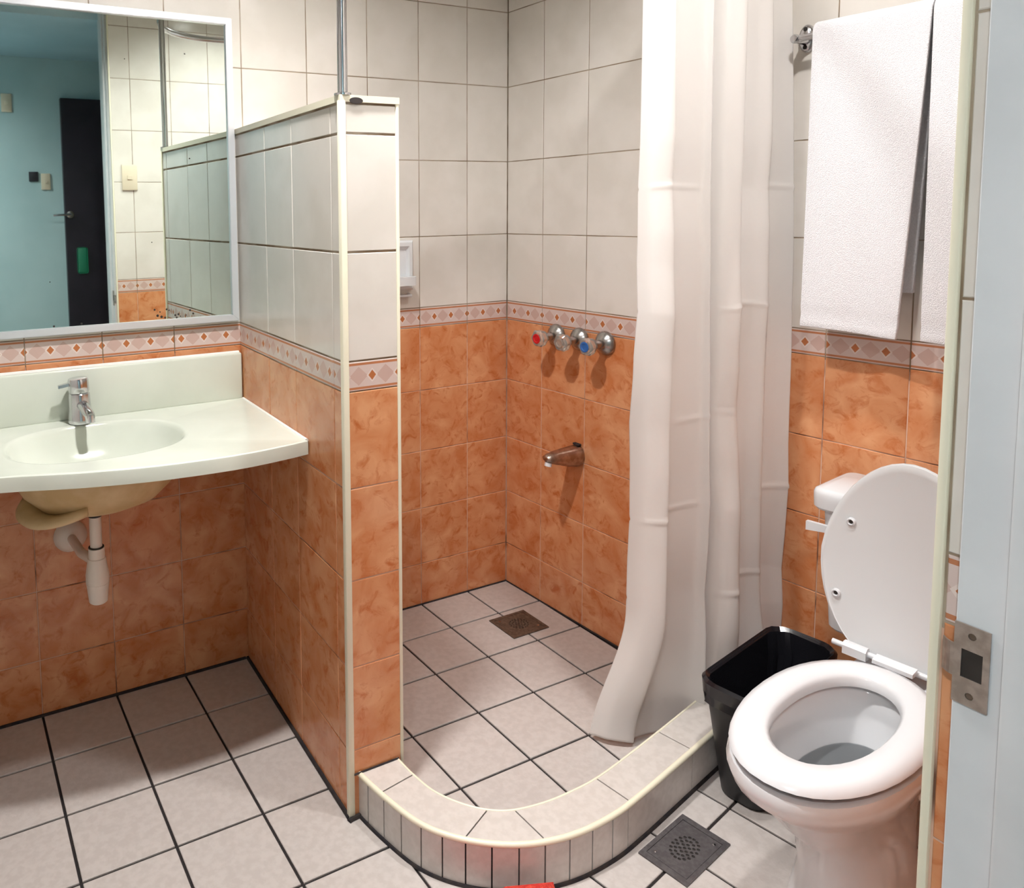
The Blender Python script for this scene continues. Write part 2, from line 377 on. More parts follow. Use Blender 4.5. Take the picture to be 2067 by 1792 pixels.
# ------------------------------------------------------------------ floors
bm = BM(); bx(bm, -2.1, 0.45, -1.95, 0.1, -0.1, -0.0045)
floor = struct(from_bm('floor', bm, 'floor_grout'))
def floor_tile(parent, poly, ztop, m='floor_tile', th=0.0065, gap=0.0032):
    a0 = area(poly); poly = shrink(poly, gap if a0 > 1.5e-3 else gap * 0.4)
    if area(poly) < 3e-5 or area(poly) > a0: return
    cx = sum(p[0] for p in poly) / len(poly); cy = sum(p[1] for p in poly) / len(poly)
    q = [(p[0] - cx, p[1] - cy) for p in poly]; q2 = shrink(q, 0.0012)
    bm = BM(); loft(bm, [[(x, y, -th) for x, y in q], [(x, y, -0.0012) for x, y in q], [(x, y, 0) for x, y in q2]], cap0=False)
    o = from_bm('tile', bm, m, parent); o.location = (cx, cy, ztop - random.uniform(0, 0.0005)); return o
XC = [-2.05, -1.984, -1.784, -1.584, -1.386, -1.187, -0.966, -0.86]
YR = [0.0, -0.198, -0.4, -0.602, -0.814, -1.02, -1.225, -1.43, -1.635, -1.84]
for x0, x1 in zip(XC, XC[1:]):
    for y1, y0 in zip(YR, YR[1:]):
        if x0 > -0.9 and y0 > -0.5: continue
        floor_tile(floor, [(x0, y0), (x1, y0), (x1, y1), (x0, y1)], 0.0)
# toilet side: its joints run with the straight stretch of the curb
REG = [(-0.86, -1.84), (0.30, -1.84), (0.22, -0.80), (-0.86, -0.98)]
ca, sa = math.cos(0.19), math.sin(0.19); O2 = (-0.255, -1.077)
for i in range(-5, 5):
    for j in range(-5, 3):
        cell = [(i * 0.2, j * 0.2), ((i + 1) * 0.2, j * 0.2), ((i + 1) * 0.2, (j + 1) * 0.2), (i * 0.2, (j + 1) * 0.2)]
        cell = [(O2[0] + x * ca - y * sa, O2[1] + x * sa + y * ca) for x, y in cell]
        c = clip_poly(cell, REG)
        if len(c) > 2 and area(c) > 8e-5: floor_tile(floor, c, 0.0)
ZS = 0.013
bm = BM(); prism(bm, [(-0.93, 0.0), (-0.93, -0.76), (-0.90, -0.87), (-0.83, -0.955), (-0.70, -1.005), (-0.50, -1.0), (0.18, -0.865), (0.18, -0.66), (0.02, -0.66), (0.02, 0.0)], -0.004, ZS - 0.0045)
floor_shower = struct(from_bm('floor_shower', bm, 'floor_grout'))
SX = [0.005, -0.17, -0.362, -0.551, -0.759, -0.90]; SY = [0.0, -0.17, -0.358, -0.556, -0.76, -0.95]
for x1, x0 in zip(SX, SX[1:]):
    for y1, y0 in zip(SY, SY[1:]):
        if x0 < -0.85 and y0 > -0.70: x0c = -0.86
        else: x0c = x0
        floor_tile(floor_shower, [(x0c, y0), (x1, y0), (x1, y1), (x0c, y1)], ZS)
for y1, y0 in ((-0.70, -0.76), (-0.76, -0.90)):
    floor_tile(floor_shower, [(0.005, y0), (0.19, y0), (0.19, y1), (0.005, y1)], ZS)
# black mould in the wall-floor joints
def mould(name, pts, r, parent): return strip(name, [(p[0], p[1], p[2] if len(p) > 2 else 0.001) for p in pts], r, 'mould', parent, 6)
mould('mould_joint', [(-2.0, -0.002), (-1.0, -0.002)], 0.005, floor)
mould('mould_joint', [(-0.993, -0.003), (P0(PL) - 0.002, PL)], 0.006, floor)
mould('mould_joint', [(P0(PL) - 0.008, PL - 0.008), (P0(PL), PL - 0.006), (-0.995, PL - 0.004)], 0.006, floor)
mould('mould_joint', [(-0.85, -0.002, ZS), (0.0, -0.002, ZS)], 0.0035, floor_shower)
mould('mould_joint', [(-0.002, -0.0, ZS), (-0.002 + 0.031 * 0.69, -0.69, ZS)], 0.003, floor_shower)
# ------------------------------------------------------------------ shower curb
ZK = 0.10
OUT = [(-0.999, -0.700), (-0.985, -0.793), (-0.957, -0.894), (-0.901, -0.969), (-0.815, -1.028), (-0.711, -1.058), (-0.596, -1.060), (-0.484, -1.043), (-0.285, -1.003), (-0.06, -0.957), (0.19, -0.905)]
INN = [(-0.898, -0.700), (-0.894, -0.769), (-0.880, -0.838), (-0.839, -0.904), (-0.785, -0.946), (-0.714, -0.965), (-0.626, -0.970), (-0.519, -0.962), (-0.302, -0.921), (-0.08, -0.875), (0.19, -0.822)]
OD, ID = spline(OUT, 10), spline(INN, 10)
bm = BM()
ins = lambda P, d, s: [(p[0] + s * d * nrm[0], p[1] + s * d * nrm[1]) for p, nrm in zip(P, normals(P))]
def normals(P):
    out = []
    for i in range(len(P)):
        a, b = P[max(i - 1, 0)], P[min(i + 1, len(P) - 1)]; dx, dy = b[0] - a[0], b[1] - a[1]; l = math.hypot(dx, dy) or 1
        out.append((dy / l, -dx / l))
    return out   # to the right of travel = outward
NO, NI = normals(OD), normals(ID)
if NO[0][0] > 0: NO = [(-a, -b) for a, b in NO]; NI = [(-a, -b) for a, b in NI]
offs = lambda P, Nn, d: [(p[0] + d * n[0], p[1] + d * n[1]) for p, n in zip(P, Nn)]
OC, IC = offs(OD, NO, -0.0045), offs(ID, NI, 0.001)
loft(bm, [[(o[0], o[1], -0.003), (o[0], o[1], ZK - 0.0045), (i[0], i[1], ZK - 0.0045), (i[0], i[1], -0.003)] for o, i in zip(OC, IC)])
shower_curb = struct(from_bm('shower_curb', bm, 'floor_grout'))
near = lambda P, q: min(range(len(P)), key=lambda i: (P[i][0] - q[0]) ** 2 + (P[i][1] - q[1]) ** 2)
so = [0] + [near(OD, q) for q in ((-0.973, -0.775), (-0.901, -0.965), (-0.761, -1.041), (-0.538, -1.046), (-0.286, -0.995), (-0.06, -0.957))] + [len(OD) - 1]
si = [0] + [near(ID, q) for q in ((-0.896, -0.768), (-0.812, -0.928), (-0.763, -0.956), (-0.549, -0.976), (-0.302, -0.924), (-0.08, -0.875))] + [len(ID) - 1]
OT2 = offs(OD, NO, -0.006)
for k2 in range(len(so) - 1):
    def seg(P, a, b, ga=True, gb=True):
        Q = list(P[a:b + 1])
        if len(Q) < 2: Q = [P[a], P[b]]
        l = lambda p, q: math.hypot(q[0] - p[0], q[1] - p[1]) or 1
        g = 0.0016
        p, q = Q[0], Q[1]; Q[0] = (p[0] + (q[0] - p[0]) * min(g / l(p, q), 0.4), p[1] + (q[1] - p[1]) * min(g / l(p, q), 0.4))
        p, q = Q[-1], Q[-2]; Q[-1] = (p[0] + (q[0] - p[0]) * min(g / l(p, q), 0.4), p[1] + (q[1] - p[1]) * min(g / l(p, q), 0.4))
        return Q
    a = seg(OT2, so[k2], so[k2 + 1]); b = seg(ID, si[k2], max(si[k2 + 1], si[k2] + 1))
    n = 12
    def resample(Q):
        out = []
        for i in range(n + 1):
            t = i / n * (len(Q) - 1); j = min(int(t), len(Q) - 2); f = t - j
            out.append((Q[j][0] + f * (Q[j + 1][0] - Q[j][0]), Q[j][1] + f * (Q[j + 1][1] - Q[j][1])))
        return out
    a, b = resample(a), resample(b)
    bm = BM()
    loft(bm, [[(p[0], p[1], ZK - 0.004), (p[0], p[1], ZK), (q[0], q[1], ZK), (q[0], q[1], ZK - 0.004)] for p, q in zip(a, b)])
    from_bm('tile', bm, 'curb_tile', shower_curb)
sf = [0] + [near(OD, q) for q in ((-0.99, -0.745), (-0.985, -0.793), (-0.976, -0.841), (-0.957, -0.894), (-0.931, -0.936), (-0.901, -0.971), (-0.86, -1.006), (-0.815, -1.03), (-0.762, -1.049), (-0.711, -1.06), (-0.65, -1.065), (-0.596, -1.062), (-0.54, -1.056), (-0.285, -1.003), (-0.06, -0.957))] + [len(OD) - 1]
for a0, a1 in zip(sf, sf[1:]):
    if a1 <= a0: continue
    n = 5; Q0 = OD[a0:a1 + 1]; Q1 = OC[a0:a1 + 1]
    def rs(Q):
        out = []
        for i in range(n + 1):
            t = (0.012 + 0.976 * i / n) * (len(Q) - 1) if a1 - a0 > 1 else 0.02 + 0.96 * i / n
            j = min(int(t), len(Q) - 2); f = t - j
            out.append((Q[j][0] + f * (Q[j + 1][0] - Q[j][0]), Q[j][1] + f * (Q[j + 1][1] - Q[j][1])))
        return out
    ln = sum(math.hypot(Q0[i + 1][0] - Q0[i][0], Q0[i + 1][1] - Q0[i][1]) for i in range(len(Q0) - 1)); gfrac = min(0.0016 / ln, 0.05)
    def rs2(Q):
        out = []
        for i in range(n + 1):
            t = (gfrac + (1 - 2 * gfrac) * i / n) * (len(Q) - 1); j = min(int(t), len(Q) - 2); f = t - j
            out.append((Q[j][0] + f * (Q[j + 1][0] - Q[j][0]), Q[j][1] + f * (Q[j + 1][1] - Q[j][1])))
        return out
    bm = BM(); loft(bm, [[(p[0], p[1], 0.001), (p[0], p[1], ZK - 0.009), (q[0], q[1], ZK - 0.009), (q[0], q[1], 0.001)] for p, q in zip(rs2(Q0), rs2(Q1))])
    from_bm('tile', bm, 'curb_tile', shower_curb)
strip('edge_trim', [(p[0], p[1], ZK - 0.004) for p in offs(OD, NO, -0.0025)], 0.0062, 'cream_trim', shower_curb, 10)
strip('edge_trim', [(p[0], p[1], ZK - 0.001) for p in ID], 0.0028, 'cream_trim', shower_curb, 8)
mo = offs(OD, NO, 0.002)
strip('mould_joint', [(p[0], p[1], 0.0) for p in mo], 0.0045, 'mould', shower_curb, 6)
strip('mould_joint', [(P0(PL) + 0.01, PL - 0.003, ZK + 0.001), (-0.895, PL - 0.003, ZK + 0.001)], 0.0022, 'mould', shower_curb, 6)
# ------------------------------------------------------------------ door frame on the right, with corner trim
bm = BM(); bx(bm, -0.004, 0.004, -0.004, 0.004, 0.0, HD, 0.0015)
trim_4 = struct(from_bm('trim_4', bm, 'cream_trim', None, True, 40)); trim_4.location = (XD + 0.001, YF - 0.001, 0)
trim_4.scale = (1.0, 1.0, 1)
door_1 = struct(empty('door_1', (XD, YF, 0)))
bm = BM(); bx(bm, -0.010, TT + 0.002, -0.058, -0.0205, 0.0, HD - 0.0, 0.0015)
from_bm('jamb', bm, 'frame_paint', door_1)
bm = BM(); bx(bm, -0.018, TT + 0.002, -0.125, -0.058, 0.0, HD, 0.004)
from_bm('door_stop', bm, 'frame_paint', door_1, True, 40)
bm = BM(); bx(bm, -0.012, 0.07, -0.172, -0.125, 0.0, HD + 0.06, 0.004)
from_bm('casing', bm, 'frame_paint', door_1, True, 40)
bm = BM(); bx(bm, XL - XD, 0.0, -0.15, -0.0205, HD - 0.03, HD, 0.002)
from_bm('head_jamb', bm, 'frame_paint', door_1)
bm = BM(); bx(bm, XL - XD - 0.001, XL - XD + 0.02, -0.15, -0.0205, 0.0, HD - 0.03, 0.002)
from_bm('jamb', bm, 'frame_paint', door_1)
# strike plate, as a part of the frame: plate with latch opening, lip, two screws
sp = empty('strike_plate', (0, 0, 0)); sp.parent = door_1; sp['label'] = 'worn metal strike plate with curved lip'
sp.location = (-0.0105, -0.0345, 0.936)
def plate_with_holes(bm, outer, holes, z0=0.0, th=0.0015):
    """flat plate in local XY with holes, extruded by th in z"""
    edges = []
    for lp in [outer] + holes:
        vs = [bm.verts.new((p[0], p[1], z0 + th)) for p in lp]
        edges += [bm.edges.new((vs[i], vs[(i + 1) % len(vs)])) for i in range(len(vs))]
    res = bmesh.ops.triangle_fill(bm, use_beauty=True, use_dissolve=False, edges=edges)
    fs = [g for g in res['geom'] if isinstance(g, bmesh.types.BMFace)]
    ex = bmesh.ops.extrude_face_region(bm, geom=fs)
    bmesh.ops.translate(bm, vec=(0, 0, -th), verts=[g for g in ex['geom'] if isinstance(g, bmesh.types.BMVert)])
circ = lambda cx, cy, r, n=10: [(cx + r * math.cos(2 * math.pi * i / n), cy + r * math.sin(2 * math.pi * i / n)) for i in range(n)]
rect = lambda x0, x1, y0, y1: [(x0, y0), (x1, y0), (x1, y1), (x0, y1)]
RX = Matrix(((0, 0, -1), (-1, 0, 0), (0, 1, 0))).to_4x4()   # local x -> -Y, local y -> Z, local z -> -X
def pose(o, Mx): o.matrix_local = Mx; return o
bm = BM(); plate_with_holes(bm, rect(-0.0135, 0.0135, -0.037, 0.037), [rect(-0.0075, 0.0085, -0.012, 0.014), circ(0.0, 0.0275, 0.0032), circ(0.0, -0.0275, 0.0032)])
pose(from_bm('plate', bm, 'strike', sp), RX)
bm = BM(); loft(bm, [[(-0.0135 - 0.011 * t, y, 0.0015 - 0.006 * t * t + dz) for y, dz in ((-0.014, 0), (0.016, 0), (0.016, -0.0015), (-0.014, -0.0015))] for t in (0, 0.25, 0.5, 0.75, 1)])
pose(from_bm('lip', bm, 'strike', sp), RX)
for yy in (0.0275, -0.0275):
    bm = BM(); lathe(bm, (0, yy, 0.0002), (0, 0, 1), [(0, 0.003), (0.0006, 0.003), (0.001, 0.0015)], 10)
    pose(from_bm('screw', bm, 'grate_brown', sp), RX)
bm = BM(); bx(bm, -0.0075, 0.0085, -0.012, 0.014, 0.0001, 0.0005); pose(from_bm('latch_hole', bm, 'rubber', sp), RX)
# ------------------------------------------------------------------ bedroom beyond the door (seen in the mirror)
YB = -3.02; ZBC = 2.31
bm = BM(); bx(bm, -3.3, 0.9, YB - 0.1, YB, -0.1, 2.5); wall_bedroom = struct(from_bm('wall_bedroom', bm, 'bed_paint'))
bm = BM(); bx(bm, -3.4, -3.3, YB - 0.1, YF - 0.15, -0.1, 2.5); struct(from_bm('wall_bedroom_left', bm, 'bed_paint'))
bm = BM(); bx(bm, 0.9, 1.0, YB - 0.1, YF - 0.15, -0.1, 2.5); struct(from_bm('wall_bedroom_right', bm, 'bed_paint'))
bm = BM(); bx(bm, -3.3, 0.9, YB, YF - WT, ZBC, ZBC + 0.1); struct(from_bm('ceiling_bedroom', bm, 'bed_ceiling'))
bm = BM(); bx(bm, -3.3, 0.9, YB, YF - WT + 0.14, -0.1, -0.006); struct(from_bm('floor_bedroom', bm, 'bed_floor'))
bm = BM(); bx(bm, -3.3, -2.15, YF - WT, YF - WT + 0.1, -0.1, 2.5); bx(bm, 0.42, 0.9, YF - WT, YF - WT + 0.1, -0.1, 2.5); struct(from_bm('wall_bedroom_front', bm, 'bed_paint'))
door_2 = struct(empty('door_2', (-1.03, YB, 0)))
bm = BM(); bx(bm, 0, 0.82, 0.002, 0.045, 0.0, 2.07, 0.003); from_bm('door_leaf', bm, 'dark_wood', door_2)
bm = BM(); lathe(bm, (0.03, 0.045, 1.355), (0, 1, 0), [(0, 0.022), (0.006, 0.022), (0.008, 0.010), (0.045, 0.009)], 16); tube(bm, [(0.03, 0.085, 1.355), (0.0, 0.09, 1.355), (-0.075, 0.085, 1.352)], 0.007, 8)
from_bm('lever_handle', bm, 'chrome', door_2, True, 40)
bm = BM(); bx(bm, 0.06, 0.125, 0.045, 0.056, 0.985, 1.15, 0.012, 3); from_bm('lock_plate', bm, 'green_plate', door_2, True, 40)
def wall_switch(name, loc, ny, w, h, m, mr, label):
    o = empty(name, loc); s = ny
    bm = BM(); bx(bm, -w / 2, w / 2, min(0.0003 * s, 0.009 * s), max(0.0003 * s, 0.009 * s), -h / 2, h / 2, 0.003); from_bm('faceplate', bm, m, o, True, 40)
    bm = BM(); bx(bm, -w * 0.16, w * 0.16, min(0.009 * s, 0.014 * s), max(0.009 * s, 0.014 * s), -h * 0.08, h * 0.08, 0.001); from_bm('rocker', bm, mr, o)
    return tag(o, label, 'switch')
wall_switch('wall_switch', (-1.335, YB, 2.03), 1, 0.06, 0.11, 'switch', 'switch', 'beige wall plate high on the teal bedroom wall, in the mirror')
wall_switch('wall_switch', (-1.20, YB, 1.59), 1, 0.055, 0.06, 'black_switch', 'black_switch', 'small black square switch on the teal bedroom wall, in the mirror')
wall_switch('wall_switch', (-1.13, YB, 1.56), 1, 0.055, 0.10, 'switch', 'switch', 'beige wall switch right of the black one on the teal wall, in the mirror')
wall_switch('wall_switch', (-0.895, YF, 1.53), 1, 0.075, 0.125, 'switch', 'switch', 'beige light switch on white tiles beside the door, seen in the mirror')
# ------------------------------------------------------------------ lamps
def ceiling_lamp(loc, glow, r, label):
    """surface-mounted downlight: metal can with a recessed lit diffuser"""
    o = empty('ceiling_lamp', loc)
    bm = BM(); lathe(bm, (0, 0, 0), (0, 0, -1), [(0, r * 1.25), (0.05, r * 1.25), (0.052, r * 1.2), (0.052, r * 1.06), (0.014, r * 1.03), (0.012, 0.002)], 36); from_bm('can', bm, 'porcelain', o, True, 40)
    bm = BM(); lathe(bm, (0, 0, -0.016), (0, 0, -1), [(0, r * 0.98), (0.006, r * 0.98), (0.009, r * 0.8), (0.0095, 0.002)], 36); from_bm('diffuser', bm, glow, o, True)
    return tag(o, label, 'lamp')
ceiling_lamp((-1.15, -0.85, ZC), 'bath_globe', 0.052, 'round downlight on the bathroom ceiling near the basin')
ceiling_lamp((-0.45, -1.30, ZC), 'bath_globe_2', 0.052, 'round downlight on the bathroom ceiling above the toilet')
ceiling_lamp((-2.25, -2.45, ZBC), 'room_globe', 0.10, 'round downlight on the bedroom ceiling outside the bathroom door')
# ------------------------------------------------------------------ vanity counter with basin
vc = empty('vanity_counter', (-1.45, -0.25, 0.807)); tag(vc, 'pale cream moulded vanity counter with oval basin under the mirror', 'sink')
fx = [(-2.03, -0.38), (-1.86, -0.40), (-1.685, -0.432), (-1.54, -0.482), (-1.397, -0.517), (-1.28, -0.53), (-1.18, -0.533), (-1.08, -0.522), (-1.0155, -0.510)]
front = spline(fx, 4)
bound = [(-0.994, -0.004)] + [(-2.03, -0.004)] + front
bc = (-1.452, -0.245); ea, eb = 0.205, 0.158
def ray_bound(th):
    dx, dy = math.cos(th), math.sin(th); best = None
    for i in range(len(bound)):
        p, q = bound[i], bound[(i + 1) % len(bound)]
        ex, ey = q[0] - p[0], q[1] - p[1]; den = dx * ey - dy * ex
        if abs(den) < 1e-9: continue
        t = ((p[0] - bc[0]) * ey - (p[1] - bc[1]) * ex) / den; s = ((p[0] - bc[0]) * dy - (p[1] - bc[1]) * dx) / den
        if t > 0 and -1e-6 <= s <= 1 + 1e-6 and (best is None or t < best): best = t
    return best
ths = sorted([2 * math.pi * i / 72 for i in range(72)] + [math.atan2(p[1] - bc[1], p[0] - bc[0]) % (2 * math.pi) for p in ((-0.994, -0.004), (-2.03, -0.004), fx[0], fx[-1])])
SQ = 2.35
def sup(th, a, b, n=SQ):
    c, s = abs(math.cos(th)), abs(math.sin(th)); return 1.0 / ((c / a) ** n + (s / b) ** n) ** (1 / n)
prof = [(0.10, -0.118), (0.35, -0.112), (0.6, -0.095), (0.8, -0.066), (0.92, -0.033), (0.975, -0.012), (1.0, -0.004), (1.03, -0.0005), (1.06, 0.0)]
rings = []
for f, z in prof:
    rings.append([(bc[0] + math.cos(t) * sup(t, ea, eb) * f, bc[1] + math.sin(t) * sup(t, ea, eb) * f, z + 0.80) for t in ths])
ob = [(bc[0] + math.cos(t) * ray_bound(t), bc[1] + math.sin(t) * ray_bound(t)) for t in ths]
def toward(p, d):
    vx, vy = bc[0] - p[0], bc[1] - p[1]; l = math.hypot(vx, vy); return (p[0] + vx / l * d, p[1] + vy / l * d)
rings.append([(*toward(p, 0.012), 0.8005) for p in ob]); rings.append([(*toward(p, 0.006), 0.8015) for p in ob])
rings.append([(*toward(p, 0.001), 0.7995) for p in ob]); rings.append([(*p, 0.796) for p in ob]); rings.append([(*p, 0.768) for p in ob]); rings.append([(*toward(p, 0.02), 0.766) for p in ob])
loc = lambda R: [[(p[0] + 1.45, p[1] + 0.25, p[2] - 0.80) for p in r] for r in R]
bm = BM(); loft(bm, loc(rings), cap0=True, cap1=False); from_bm('countertop', bm, 'counter', vc, True, 35)
bm = BM(); bx(bm, -0.58, 0.456, 0.228, 0.2465, -0.002, 0.135, 0.006, 3); from_bm('backsplash', bm, 'counter', vc, True, 35)
shell = []
for f, z in [(0.05, 0.628), (0.4, 0.634), (0.68, 0.655), (0.86, 0.69), (0.97, 0.73), (1.03, 0.766)]:
    shell.append([(bc[0] + math.cos(t) * sup(t, ea, eb, 2.1) * f, bc[1] + math.sin(t) * sup(t, ea, eb, 2.1) * f, z) for t in [2 * math.pi * i / 48 for i in range(48)]])
bm = BM(); loft(bm, loc(shell), cap1=False); from_bm('basin_shell', bm, 'shell', vc, True)
bm = BM()
rg = []
for i in range(15):
    a = math.radians(168 + i * 6.2); w = 0.033 * math.sin(math.pi * (i + 0.6) / 15.2) ** 0.5 + 0.006
    cx, cy, cz = 0.155 * math.cos(a) - 0.010, 0.13 * math.sin(a) * 0.9 - 0.0, -0.128 - 0.026 * math.sin(math.pi * i / 14)
    rg.append([(cx + w * math.cos(k) * math.cos(a), cy + w * math.cos(k) * math.sin(a), cz + 0.012 * math.sin(k)) for k in [2 * math.pi * j / 10 for j in range(10)]])
loft(bm, rg); from_bm('overflow_channel', bm, 'shell', vc, True)
bm = BM(); lathe(bm, (bc[0] + 1.45, bc[1] + 0.25, -0.1165), (0, 0, 1), [(0, 0.022), (0.002, 0.022), (0.003, 0.016), (0.0015, 0.012)], 20); from_bm('drain_ring', bm, 'chrome', vc, True, 40)
strip('caulk', [(0.453, 0.22, 0.0), (0.433, -0.255, 0.0)], 0.005, 'caulk', vc)
strip('caulk', [(-0.56, 0.236, 0.135), (-0.2, 0.238, 0.136), (0.2, 0.238, 0.135), (0.45, 0.24, 0.134)], 0.006, 'caulk', vc)
# faucet
fa = empty('basin_faucet', (-1.462, -0.062, 0.8085)); tag(fa, 'chrome single-lever basin faucet standing behind the oval basin', 'faucet')
bm = BM(); lathe(bm, (0, 0, 0.0), (0, 0, 1), [(0, 0.030), (0.006, 0.031), (0.010, 0.030), (0.05, 0.028), (0.076, 0.0265), (0.078, 0.025)], 28); from_bm('body', bm, 'chrome', fa, True, 30)
bm = BM(); lathe(bm, (0, 0, 0.0805), (-0.06, 0, 1), [(0, 0.0255), (0.004, 0.0265), (0.030, 0.0265), (0.036, 0.024), (0.037, 0.005)], 28); from_bm('handle', bm, 'chrome', fa, True, 30)
bm = BM(); loft(bm, [[(-0.018 - 0.034 * t, y * (1 - 0.3 * t), 0.104 - 0.006 * t + z) for y, z in ((-0.009, -0.004), (0.009, -0.004), (0.009, 0.004), (-0.009, 0.004))] for t in (0, 0.5, 1)]); from_bm('lever', bm, 'chrome', fa, True, 40)
bm = BM(); loft(bm, [[(x0 + 0.014 * math.cos(a) * s * 1.0, y0, z0 + 0.013 * math.sin(a) * s) for a in [2 * math.pi * i / 14 for i in range(14)]] for x0, y0, z0, s in ((0.002, -0.015, 0.050, 1.1), (0.006, -0.05, 0.045, 1.0), (0.010, -0.088, 0.036, 0.9), (0.0112, -0.096, 0.034, 0.7))]); from_bm('spout', bm, 'chrome', fa, True, 40)
bm = BM(); lathe(bm, (0.0105, -0.086, 0.036), (0, -0.1, -1), [(0, 0.012), (0.018, 0.012), (0.019, 0.009)], 18); from_bm('aerator', bm, 'chrome', fa, True, 40)
# bottle trap
bt = empty('bottle_trap', (-1.467, -0.25, 0.405)); tag(bt, 'white plastic bottle trap hanging under the basin', 'drain pipe')
bm = BM(); lathe(bm, (0, 0, 0.125), (0, 0, 1), [(0, 0.0145), (0.095, 0.0145)], 24); from_bm('tailpipe', bm, 'pvc', bt, True, 40)
bm = BM(); lathe(bm, (0, 0, 0.216), (0, 0, 1), [(0, 0.016), (0.004, 0.019), (0.0105, 0.019), (0.011, 0.022)], 24); from_bm('nut', bm, 'rubber', bt, True, 40)
bm = BM(); lathe(bm, (0, 0, 0.0), (0, 0, 1), [(0, 0.018), (0.003, 0.022), (0.05, 0.0275), (0.0505, 0.0268), (0.052, 0.0268), (0.0525, 0.028), (0.07, 0.028), (0.105, 0.0225), (0.112, 0.0215), (0.113, 0.0195), (0.138, 0.0195)], 28); from_bm('bottle', bm, 'pvc', bt, True, 30)
bm = BM(); lathe(bm, (0, 0, 0.1385), (0, 0, 1), [(0, 0.0185), (0.002, 0.0185), (0.0025, 0.015)], 24); from_bm('seal', bm, 'rubber', bt, True, 40)
bm = BM(); tube(bm, [(-0.005, 0.022, 0.098), (-0.02, 0.10, 0.088), (-0.025, 0.235, 0.080)], 0.012, 14); from_bm('waste_arm', bm, 'pvc', bt, True, 40)
bm = BM(); lathe(bm, (-0.025, 0.249, 0.080), (0, -1, 0), [(0, 0.044), (0.006, 0.043), (0.02, 0.03), (0.026, 0.014)], 28); from_bm('wall_flange', bm, 'pvc', bt, True, 40)
# ------------------------------------------------------------------ mirror
mr = empty('wall_mirror', (-1.46, 0.0, 1.03)); tag(mr, 'large wall mirror in a thin aluminium frame above the basin', 'mirror')
mx0, mx1, mz0, mz1 = -0.56, 0.462, 0.005, 0.862
fw = 0.019
def frame_bar(p, a, b):
    bm = BM(); q = [(a[0], a[1]), (b[0], b[1]), p[0], p[1]]
    lo = [bm.verts.new((x, -0.0005, z)) for x, z in q]; hi = [bm.verts.new((x, -0.018, z)) for x, z in q]
    bm.faces.new(lo); bm.faces.new(hi)
    for i in range(4): bm.faces.new((lo[i], lo[(i + 1) % 4], hi[(i + 1) % 4], hi[i]))
    bmesh.ops.bevel(bm, geom=list(bm.edges), offset=0.0015, segments=2, affect='EDGES'); return from_bm('frame_bar', bm, 'aluminium', mr, True, 40)
o_ = [(mx0, mz0), (mx1, mz0), (mx1, mz1), (mx0, mz1)]; i_ = [(mx0 + fw, mz0 + fw), (mx1 - fw, mz0 + fw), (mx1 - fw, mz1 - fw), (mx0 + fw, mz1 - fw)]
for k3 in range(4): frame_bar([i_[(k3 + 1) % 4], i_[k3]], o_[k3], o_[(k3 + 1) % 4])
bm = BM(); bx(bm, mx0 + fw - 0.004, mx1 - fw + 0.004, -0.009, -0.003, mz0 + fw - 0.004, mz1 - fw + 0.004); from_bm('glass', bm, 'mirror_glass', mr)
# dark spots of lost silvering along the lower edge and a few elsewhere
for px_, pz_, r in [(0.217, 0.053, 3), (0.225, 0.036, 4), (0.236, 0.032, 4), (0.232, 0.046, 2), (0.251, 0.052, 3), (0.258, 0.049, 2), (0.246, 0.029, 3), (0.275, 0.034, 3), (0.284, 0.036, 3), (0.29, 0.030, 2), (0.318, 0.045, 3), (0.327, 0.035, 3), (0.306, 0.032, 2), (0.279, 0.027, 3), (-0.05, 0.028, 3), (0.02, 0.03, 3), (0.216, 0.24, 1.5), (0.33, 0.47, 2.2), (0.325, 0.755, 2.2), (0.16, 0.73, 1.3), (-0.055, 0.145, 1.6)]:
    bm = BM(); lathe(bm, (px_, -0.0091, pz_), (0, -1, 0), [(0, r * 0.00095), (0.0004, r * 0.0009)], 8); from_bm('silver_spot', bm, 'rubber', mr)
# ------------------------------------------------------------------ pole and curtain rod
cr = empty('curtain_rod', (P0(PL) + 0.012, PL + 0.012, PT + 0.010)); tag(cr, 'chrome pole on the partition carrying a curved curtain rod', 'curtain rod')
def loc3(o, pts): return [tuple(Vector(p) - o.location) for p in pts]
zr = 2.05
bm = BM(); tube(bm, loc3(cr, [(P0(PL) + 0.012, PL + 0.012, PT + 0.010), (P0(PL) + 0.012, PL + 0.012, ZC)]), 0.0105, 16); from_bm('pole', bm, 'chrome', cr, True, 40)
rodp = spline([(P0(PL) + 0.012, PL + 0.012, zr), (-0.985, -0.80, zr), (-0.93, -0.90, zr), (-0.83, -0.965, zr), (-0.70, -0.985, zr), (-0.47, -0.935, zr), (-0.31, -0.895, zr), (-0.1, -0.866, zr), (0.188, -0.860, zr)], 6)
bm = BM(); tube(bm, loc3(cr, rodp), 0.0115, 14); from_bm('rod', bm, 'chrome', cr, True, 40)
bm = BM(); lathe(bm, tuple(Vector((P0(PL) + 0.012, PL + 0.012, PT + 0.010)) - cr.location), (0, 0, 1), [(0, 0.018), (0.004, 0.018), (0.006, 0.012)], 20); from_bm('foot_flange', bm, 'chrome', cr, True, 40)
bm = BM(); lathe(bm, tuple(Vector((0.186, -0.860, zr)) - cr.location), (-1, 0, 0), [(0, 0.028), (0.005, 0.028), (0.01, 0.016)], 20); from_bm('wall_flange', bm, 'chrome', cr, True, 40)
